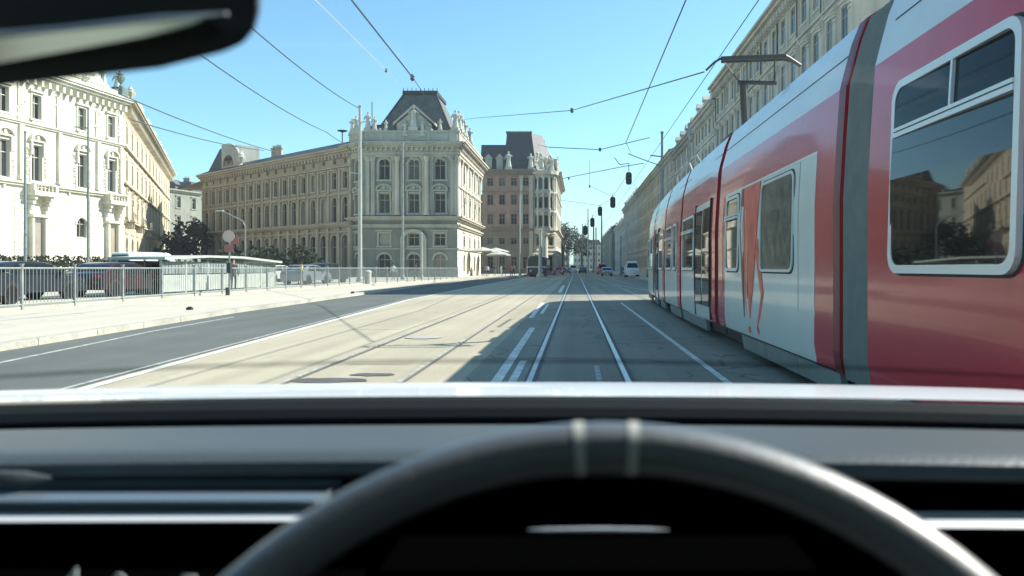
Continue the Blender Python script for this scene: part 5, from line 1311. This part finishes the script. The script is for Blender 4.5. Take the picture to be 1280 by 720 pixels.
    for y0 in (13.62,): m = MB(); bar(m, y0, .36, y0+.3, 2.54, .0, .006); part('red_pillar', m, 'red', t)
    # roof equipment
    for y0, y1 in ((8.6, 12.5), (15.0, 18.6), (24.5, 28)):
        m = MB(); m.box(3.1, y0, 3.86, 4.34, y1, 4.02); m.box(3.2, y0+.4, 4.02, 4.24, y1-.4, 4.09); bevel(part('roof_unit', m, 'tramroof', t), .03)
    m = MB(); m.tube([(2.86, 18.5, 3.8), (2.8, 18.7, 3.98), (2.8, 19.1, 3.98), (2.86, 19.2, 3.8)], .02, 6); m.tube([(2.86, 20., 3.8), (2.8, 20.1, 3.98), (2.8, 23, 3.98), (2.86, 23.3, 3.8)], .02, 6); part('roof_rail', m, 'polew', t)
    # pantograph
    Y = 16.4; q = lambda px, py, dy=0: P(px, py, Y)+Vector((0, dy, 0))
    m = MB(); m.tube([q(899, 76, -.18), q(978, 73, -.18)], .045, 6); m.tube([q(903, 74, .18), q(982, 71, .18)], .04, 6)
    m.tube([q(978, 73, -.18), q(984, 74, -.1), q(1000, 82, 0)], .04, 6); m.tube([q(982, 71, .18), q(988, 73, .15), q(1001, 79, .1)], .035, 6); m.tube([q(899, 76, -.18), q(892, 79, -.1), q(882, 88, 0)], .022, 6)
    pg = part('pantograph', m, 'iron', t)
    def sub(nm, mb, mt='iron'): link(nm, mb.mesh(nm, mt, Vector(t.location)), pg)
    m = MB(); m.tube([q(922, 103), q(970, 104)], .045, 6); m.tube([q(905, 78), q(924, 103)], .014, 5); m.tube([q(968, 76), q(968, 104)], .022, 5); sub('upper_frame', m)
    m = MB(); m.tube([q(928, 104), q(934, 145, .3), (3.62, 17.0, 4.0)], [.07, .07, .08], 8); sub('lower_arm', m)
    m = MB(); m.box(3.2, 16.6, 4.08, 4.2, 17.5, 4.16); sub('base', m)
BEND = True; tram(); BEND = False

# ================================================================ THE CAR WE SIT IN
def car():
    t = thing('own_car', 'car interior in the foreground with black steering wheel, dashboard and white bonnet', 'car', (-.3, 0, 0))
    XL, XR = -1.32, .74; XC = (XL+XR)/2
    # bonnet: grid surface
    m = MB(); xs = [XL+(XR-XL)*i/40 for i in range(41)]
    ysb = [1.00, 1.08, 1.16, 1.25, 1.36, 1.5, 1.7, 1.95, 2.15, 2.28, 2.34]; zsb = [1.190, 1.186, 1.179, 1.170, 1.156, 1.135, 1.10, 1.03, .93, .80, .62]
    xm = -.04
    for y, z in zip(ysb, zsb):
        for x in xs:
            u = (x-xm); e = max(0, abs(x-XC)-.99)
            m.v.append(Vector((x, y, z-.026*u*u*(.75 if u > 0 else .62)-e*e*3.0)))
    for j in range(len(ysb)-1):
        for i in range(40): m.f.append([j*41+i, j*41+i+1, (j+1)*41+i+1, (j+1)*41+i]); m.m.append(0); m.sm.append(True)
    part('bonnet', m, 'carwhite', t)
    def zoff(x): u = x-xm; return -.028*u*u*(.9 if u > 0 else .62)
    # cowl strip: dark band between bonnet and glass
    def sweep(name, prof, mat, x0=XL+.05, x1=XR-.05, parent=None, smooth=False, curve=1., ycurve=0., N=40):
        m = MB(); n = len(prof); X = [x0+(x1-x0)*i/N for i in range(N+1)]
        for x in X:
            for y, z in prof: m.v.append(Vector((x, y-ycurve*(x-xm)**2, z+zoff(x)*curve)))
        for j in range(N):
            for i in range(n-1): m.f.append([j*n+i, j*n+i+1, (j+1)*n+i+1, (j+1)*n+i]); m.m.append(0); m.sm.append(smooth)
        m.f.append(list(range(n))); m.m.append(0); m.sm.append(False); m.f.append([N*n+i for i in range(n)][::-1]); m.m.append(0); m.sm.append(False)
        if parent is None: return part(name, m, mat, t)
        return link(name, m.mesh(name, mat, Vector(t.location)), parent)
    sweep('cowl', [(.998, 1.10), (.998, 1.1875), (.985, 1.1885), (.972, 1.1800), (.965, 1.1705), (.962, 1.12)], 'cowl')
    sweep('cowl_gap', [(.962, 1.168), (.93, 1.160), (.885, 1.150), (.875, 1.10)], 'piano')
    # dashboard
    D = sweep('dashboard', [(.90, 1.05), (.895, 1.150), (.875, 1.1775), (.85, 1.1835), (.80, 1.1905), (.74, 1.1975), (.68, 1.2035), (.645, 1.2055), (.628, 1.2045), (.620, 1.200), (.617, 1.192), (.625, 1.186), (.66, 1.184)],
              'dash', smooth=True, curve=.95)
    sweep('fascia', [(.69, 1.186), (.69, 1.14), (.70, 1.06), (.71, .98), (.73, .80), (.76, .55), (.80, .3)], 'piano', parent=D, curve=.4)
    sweep('trim_band', [(.600, 1.1818), (.590, 1.1812), (.586, 1.1795), (.588, 1.1770), (.600, 1.1755), (.64, 1.171), (.64, 1.180)], 'bluetrim', x0=-1.25, x1=-.187, parent=D, curve=.15, smooth=True)
    sweep('trim_line', [(.590, 1.1702), (.580, 1.1697), (.576, 1.1680), (.580, 1.1662), (.60, 1.166), (.64, 1.155), (.64, 1.165)], 'chrome', x0=-1.25, x1=-.187, parent=D, curve=.25, smooth=True)
    sweep('trim_line', [(.596, 1.1625), (.588, 1.162), (.585, 1.1605), (.588, 1.159), (.60, 1.158), (.64, 1.15), (.64, 1.155)], 'chrome', x0=.20, x1=.66, parent=D, curve=.1, smooth=True)
    m = MB(); m.tube([(-.031, .515, 1.1815), (-.02, .515, 1.1815), (.015, .515, 1.1818), (.048, .515, 1.1815), (.060, .515, 1.1813)], [.0002, .0010, .0013, .0010, .0002], 8); link('cluster_edge', m.mesh('cluster_edge', 'chrome', Vector(t.location)), D)
    m = MB(); m.box(-.13, .53, 1.0, .16, .60, 1.150); link('instrument_display', m.mesh('instrument_display', 'piano', Vector(t.location)), D)
    m = MB(); m.tube([(-.47, .605, 1.1915), (-.435, .60, 1.1935), (-.415, .603, 1.192), (-.40, .61, 1.190)], [.004, .005, .005, .001], 8); link('dash_clip', m.mesh('dash_clip', 'dash', Vector(t.location)), D)
    # centre display with partial digits at the lower left
    m = MB(); m.box(-.62, .50, .98, -.14, .53, 1.165-.015); link('centre_display', m.mesh('centre_display', 'piano', Vector(t.location)), D)
    for txt, px, py, hpx in (('4', 90, 724, 30), ('0', 149, 731, 30), ('7', 236, 733, 30)):
        cu = bpy.data.curves.new('t', 'FONT'); cu.body = txt; cu.size = hpx*1.4*.498/1000; cu.extrude = .0003; cu.align_x = 'CENTER'
        o = bpy.data.objects.new('t', cu); COL.objects.link(o); dg = bpy.context.evaluated_depsgraph_get(); me = bpy.data.meshes.new_from_object(o.evaluated_get(dg)); bpy.data.objects.remove(o)
        me.materials.clear(); me.materials.append(MT['glyph']); p = P(px, py+hpx*.5, .498)
        link('display_digit', me, D, p-Vector(t.location), rot=(R(90), 0, 0))
    # steering wheel
    a = R(26); U = Vector((0, math.sin(a), math.cos(a))); Rw = .228; top = P(757, 560, .40); C = top-U*Rw; S = Vector((1, 0, 0)); Nn = S.cross(U)
    def ringm(Rr, r, a0=0, a1=360, n=96, k=16, flat=1.):
        m = MB(); N = n+1 if a1-a0 < 360 else n
        for j in range(N):
            th = R(a0+(a1-a0)*j/n); dirr = S*math.sin(th)*1.04+U*math.cos(th)
            for i in range(k):
                ph = 2*math.pi*i/k; m.v.append(C+dirr*(Rr+r*math.cos(ph))+Nn*(r*flat*math.sin(ph)))
        for j in range(N-1 if a1-a0 < 360 else N):
            for i in range(k): j2 = (j+1) % N; m.f.append([j*k+i, j*k+(i+1) % k, j2*k+(i+1) % k, j2*k+i]); m.m.append(0); m.sm.append(True)
        return m
    w = part('steering_wheel', ringm(Rw, .0128, flat=1.1), 'leather', t)
    for px in (-3.35, 3.0):
        th = px+1.6-1.4; link('stitched_seam', ringm(Rw, .0132, th*1.0-.62, th+.62, 4, 20, 1.1).mesh('stitched_seam', 'stitch', Vector(t.location)), w)
    m = MB(); hc = C+Nn*-.02
    if (hc-Vector((0, 0, 0))).y > C.y: hc = C-Nn*-.02
    back = Vector((0, math.cos(a), -math.sin(a)))
    hub = C+back*.05; A_ = [(.0, -.035), (.05, -.032), (.075, -.015), (.085, .01), (.08, .05), (.04, .08)]
    for r, h in A_:
        for k in range(20): th = 2*math.pi*k/20; m.v.append(hub+(S*math.cos(th)*1.15+U*math.sin(th)*.85)*r+back*h)
    for j in range(len(A_)-1):
        for k in range(20): m.f.append([j*20+k, j*20+(k+1) % 20, (j+1)*20+(k+1) % 20, (j+1)*20+k]); m.m.append(0); m.sm.append(True)
    link('hub', m.mesh('hub', 'plastic', Vector(t.location)), w)
    for d in (S*1.04, -S*1.04, -U):
        m = MB(); m.tube([hub+d*.06, C+d*.15+back*.02, C+d*(Rw-.005)], [.026, .02, .013], 10); link('spoke', m.mesh('spoke', 'plastic', Vector(t.location)), w)
    m = MB(); m.tube([hub+back*.05, hub+back*.3], .035, 12); link('column', m.mesh('column', 'plastic', Vector(t.location)), w)
    # rear-view mirror
    Ym = .42; out = [(-330, -70), (290, -95), (318, -70), (325, -20), (325, 12), (319, 36), (304, 55), (278, 66), (200, 86), (0, 109), (-250, 138), (-322, 120), (-345, 60)]
    m = MB(); n = len(out); fr_ = [P(a_, b_, Ym) for a_, b_ in out]; cen = sum(fr_, Vector())/n
    layers = [(1., 0), (1., .012), (.97, .03), (.86, .05), (.55, .062)]
    lay0 = [cen+(p-cen)*Vector((1, 1, 1)).x for p in fr_]
    for s_, d in layers:
        for p in fr_: q = cen+(p-cen)*s_; m.v.append(Vector((q.x-d*.38, q.y+d, q.z+d*.36)))
    for j in range(len(layers)-1):
        for i in range(n): m.f.append([j*n+i, j*n+(i+1) % n, (j+1)*n+(i+1) % n, (j+1)*n+i]); m.m.append(0); m.sm.append(False)
    m.f.append([(len(layers)-1)*n+i for i in range(n)]); m.m.append(0); m.sm.append(False)
    m.f.append([i for i in range(n)][::-1]); m.m.append(0); m.sm.append(False)
    M = part('rearview_mirror', m, 'mirrorcase', t); bevel(M, .006, 3, 25)
    gp = [(-300, 72), (-150, 62), (0, 51), (140, 40), (255, 30), (268, 31), (250, 38), (190, 51), (80, 68), (0, 80), (-150, 97), (-300, 114)]
    m = MB(); gl = [P(a_, b_, Ym-.006) for a_, b_ in gp]; zb_ = min(p.z for p in gl)
    m.add([Vector((p.x, p.y-.002-(p.z-zb_)*.17-(p.x+.25)*.05, p.z)) for p in gl]+[p+Vector((0, .006, 0)) for p in gl], [tuple(range(12))]+[(i, (i+1) % 12, 12+(i+1) % 12, 12+i) for i in range(12)])
    link('mirror_glass', m.mesh('mirror_glass', 'mirrorglass', Vector(t.location)), M)
    m = MB(); m.tube([P(-300, 62, Ym-.008), P(-100, 50, Ym-.008), P(80, 36, Ym-.008), P(200, 22, Ym-.008), P(284, 17, Ym-.008)], [.0014]*4+[.0008], 6); link('rim_highlight', m.mesh('rim_highlight', 'chrome', Vector(t.location)), M)
    m = MB(); m.tube([cen+Vector((0, .05, 0)), cen+Vector((0, .07, .05)), (cen.x, .50, 1.54)], [.014, .010, .014], 8); link('stalk', m.mesh('stalk', 'mirrorcase', Vector(t.location)), M)
    # windscreen
    zb, zt2, yb, yt = 1.172, 1.62, .975, .30
    m = MB(); nx = 24
    for j in range(9):
        f_ = j/8; y = yb+(yt-yb)*f_; z = zb+(zt2-zb)*f_+.02*math.sin(math.pi*f_)
        for i in range(nx+1):
            x = XL+.06+.14*f_+(XR-XL-.12-.28*f_)*i/nx; m.v.append(Vector((x, y-.05*((x-XC)/1.0)**2, z+zoff(x)*(1-f_))))
    for j in range(8):
        for i in range(nx): m.f.append([j*(nx+1)+i, j*(nx+1)+i+1, (j+1)*(nx+1)+i+1, (j+1)*(nx+1)+i]); m.m.append(0); m.sm.append(True)
    W = part('windscreen', m, 'carglass', t)
    # dark line: a thin tinted band low on the glass
    m = MB(); N = 40; yc = .945
    for i in range(N+1):
        x = XL+.12+(XR-XL-.24)*i/N; yq = yc-.05*((x-XC))**2-.006; px = VX+x/yq*F
        pyc = 451+((px-640)/640)**2*20
        for dz in (-3.2, 3.2): m.v.append(P(px, pyc+dz, yq))
    for i in range(N): m.f.append([2*i, 2*i+2, 2*i+3, 2*i+1]); m.m.append(0); m.sm.append(True)
    link('tinted_band', m.mesh('tinted_band', 'strip', Vector(t.location)), W)
    # shell: roof, pillars, doors, floor, tail, wheels
    m = MB()
    ro = [(XL+.2, .30), (XR-.2, .30), (XR-.18, -1.2), (XR-.25, -2.0), (XL+.25, -2.0), (XL+.18, -1.2)]
    m.add([(x, y, 1.655-.0*abs(y)) for x, y in ro]+[(x, y, 1.60) for x, y in ro], [tuple(range(6)), tuple(range(6, 12))[::-1]]+[(i, (i+1) % 6, 6+(i+1) % 6, 6+i) for i in range(6)])
    part('roof', m, 'headliner', t)
    for x0, x1 in ((XL+.05, XL+.2), (XR-.05, XR-.2)):
        m = MB(); m.tube([(x0, .93, 1.16), (x1, .29, 1.62)], .032, 8); part('windscreen_pillar', m, 'plastic', t)
        m = MB(); m.tube([(x0, -.55, 1.05), (x1, -.55, 1.61)], .045, 8); part('door_pillar', m, 'plastic', t)
        m = MB(); m.tube([(x0, -1.9, 1.05), (x1, -1.6, 1.61)], .06, 8); part('rear_pillar', m, 'plastic', t)
    for sx, X0 in ((-1, XL), (1, XR)):
        m = MB(); m.add([(X0, 1.0, 1.13), (X0, -2.3, 1.05), (X0, -2.3, .35), (X0, 1.0, .35), (X0-sx*.09, 1.0, 1.13), (X0-sx*.09, -2.3, 1.05), (X0-sx*.09, -2.3, .35), (X0-sx*.09, 1.0, .35)], [(0,1,2,3), (4,5,6,7), (0,1,5,4), (1,2,6,5), (2,3,7,6), (3,0,4,7)], 0)
        part('door', m, 'carwhite', t)
        m = MB(); m.add([(X0-sx*.01, 1.0, 1.14), (X0-sx*.01, 2.3, .75), (X0-sx*.01, 2.3, .35), (X0-sx*.01, 1.0, .35)], [(0,1,2,3)]); part('wing_panel', m, 'carwhite', t)
    m = MB(); m.box(XL+.1, -2.3, .28, XR-.1, .9, .34); part('floor_pan', m, 'plastic', t)
    m = MB(); m.box(XL+.05, -2.4, .35, XR-.05, -2.3, 1.08); part('tailgate', m, 'carwhite', t)
    m = MB(); m.box(XL+.15, 2.30, .30, XR-.15, 2.38, .62); part('bumper', m, 'carwhite', t)
    for X0, X1 in ((XL+.05, XL+.2), (XR-.05, XR-.2)):
        m = MB(); m.add([(X0, .9, 1.12), (X0, -2.2, 1.05), (X1, -1.7, 1.6), (X1, .32, 1.61)], [(0,1,2,3)]); part('side_window', m, 'dimglass' if X0 > 0 else 'sideglasspale', t)  # unseen panes, tint added to dim the cabin, weaker on the left
    m = MB(); m.add([(XL+.1, -2.35, 1.06), (XR-.1, -2.35, 1.06), (XR-.25, -1.98, 1.61), (XL+.25, -1.98, 1.61)], [(0,1,2,3)]); part('rear_window', m, 'dimglass', t)  # unseen pane, tinted to darken the cabin
    for cx in (-.82, .08):
        m = MB(); m.box(cx-.25, -.75, .55, cx+.25, -.28, .72); m.box(cx-.24, -.90, .70, cx+.24, -.74, 1.28); m.box(cx-.13, -.88, 1.32, cx+.13, -.78, 1.48)
        bevel(part('seat', m, 'seatcloth', t), .03)
    for x_ in (XL+.12, XR-.12):
        for y_ in (1.55, -1.45):
            m = MB(); m.lathe((x_, y_, .34), [(0, -.1), (.32, -.1), (.34, -.06), (.34, .06), (.32, .1), (0, .1)], 22, axis='x'); part('wheel', m, 'tyre', t)
car()

# ================================================================ LIGHT, SKY, CAMERA
sun_dir = Vector((1.0, .40, .86)).normalized()
sd = bpy.data.lights.new('sun', 'SUN'); sd.energy = SUN_E; sd.angle = R(.5); sd.color = (1, .96, .88)
so = bpy.data.objects.new('sun', sd); COL.objects.link(so); so.rotation_euler = (-sun_dir).to_track_quat('-Z', 'Y').to_euler(); so.location = (30, 10, 40)
wd = bpy.data.worlds.new('World'); sc.world = wd; wd.use_nodes = True; T = wd.node_tree; bg = T.nodes['Background']
sk = T.nodes.new('ShaderNodeTexSky'); sk.sky_type = 'NISHITA'; sk.sun_disc = False
sk.sun_elevation = math.asin(sun_dir.z); sk.sun_rotation = math.atan2(sun_dir.x, sun_dir.y); sk.air_density = 1.0; sk.dust_density = .6; sk.ozone_density = 1.6
ml = T.nodes.new('ShaderNodeMix'); ml.data_type = 'RGBA'; ml.blend_type = 'MULTIPLY'; ml.inputs['Factor'].default_value = 1; ml.inputs['B'].default_value = (*SKY_TINT, 1)
T.links.new(sk.outputs[0], ml.inputs['A']); T.links.new(ml.outputs['Result'], bg.inputs['Color']); bg.inputs['Strength'].default_value = SKY_S

# summer haze over the street: a box of even, very thin air around everything
hb = MB(); hb.box(-1200, -250, -1, 1200, 2500, 70); ho = tag(link('haze', hb.mesh('haze', 'ground')), kind='stuff')
hm = bpy.data.materials.new('haze_air'); hm.use_nodes = True; ht = hm.node_tree; ht.nodes.clear(); hout = ht.nodes.new('ShaderNodeOutputMaterial'); hv = ht.nodes.new('ShaderNodeVolumePrincipled')
hv.inputs['Color'].default_value = (.93, .98, 1, 1); hv.inputs['Density'].default_value = HAZE; hv.inputs['Anisotropy'].default_value = .2; ht.links.new(hv.outputs[0], hout.inputs['Volume'])
ho.data.materials.clear(); ho.data.materials.append(hm)
cd = bpy.data.cameras.new('camera'); cam = bpy.data.objects.new('camera', cd); COL.objects.link(cam); sc.camera = cam
cam.location = (0, 0, CH); cam.rotation_euler = (R(90), 0, 0); cd.sensor_width = 36; cd.lens = F/1280*36
cd.shift_x = -(VX-640)/1280; cd.shift_y = -(360-VY)/1280; cd.clip_start = .02; cd.clip_end = 5000
cd.dof.use_dof = True; cd.dof.focus_distance = 22; cd.dof.aperture_fstop = cd.lens/1000/.0052
sc.view_settings.view_transform = 'Standard'; sc.view_settings.look = 'None'; sc.view_settings.gamma = 1; sc.view_settings.exposure = EXPO
sc.render.engine = 'CYCLES'; sc.cycles.max_bounces = 6; sc.cycles.diffuse_bounces = 3; sc.cycles.glossy_bounces = 3; sc.cycles.transparent_max_bounces = 8; sc.cycles.use_denoising = True
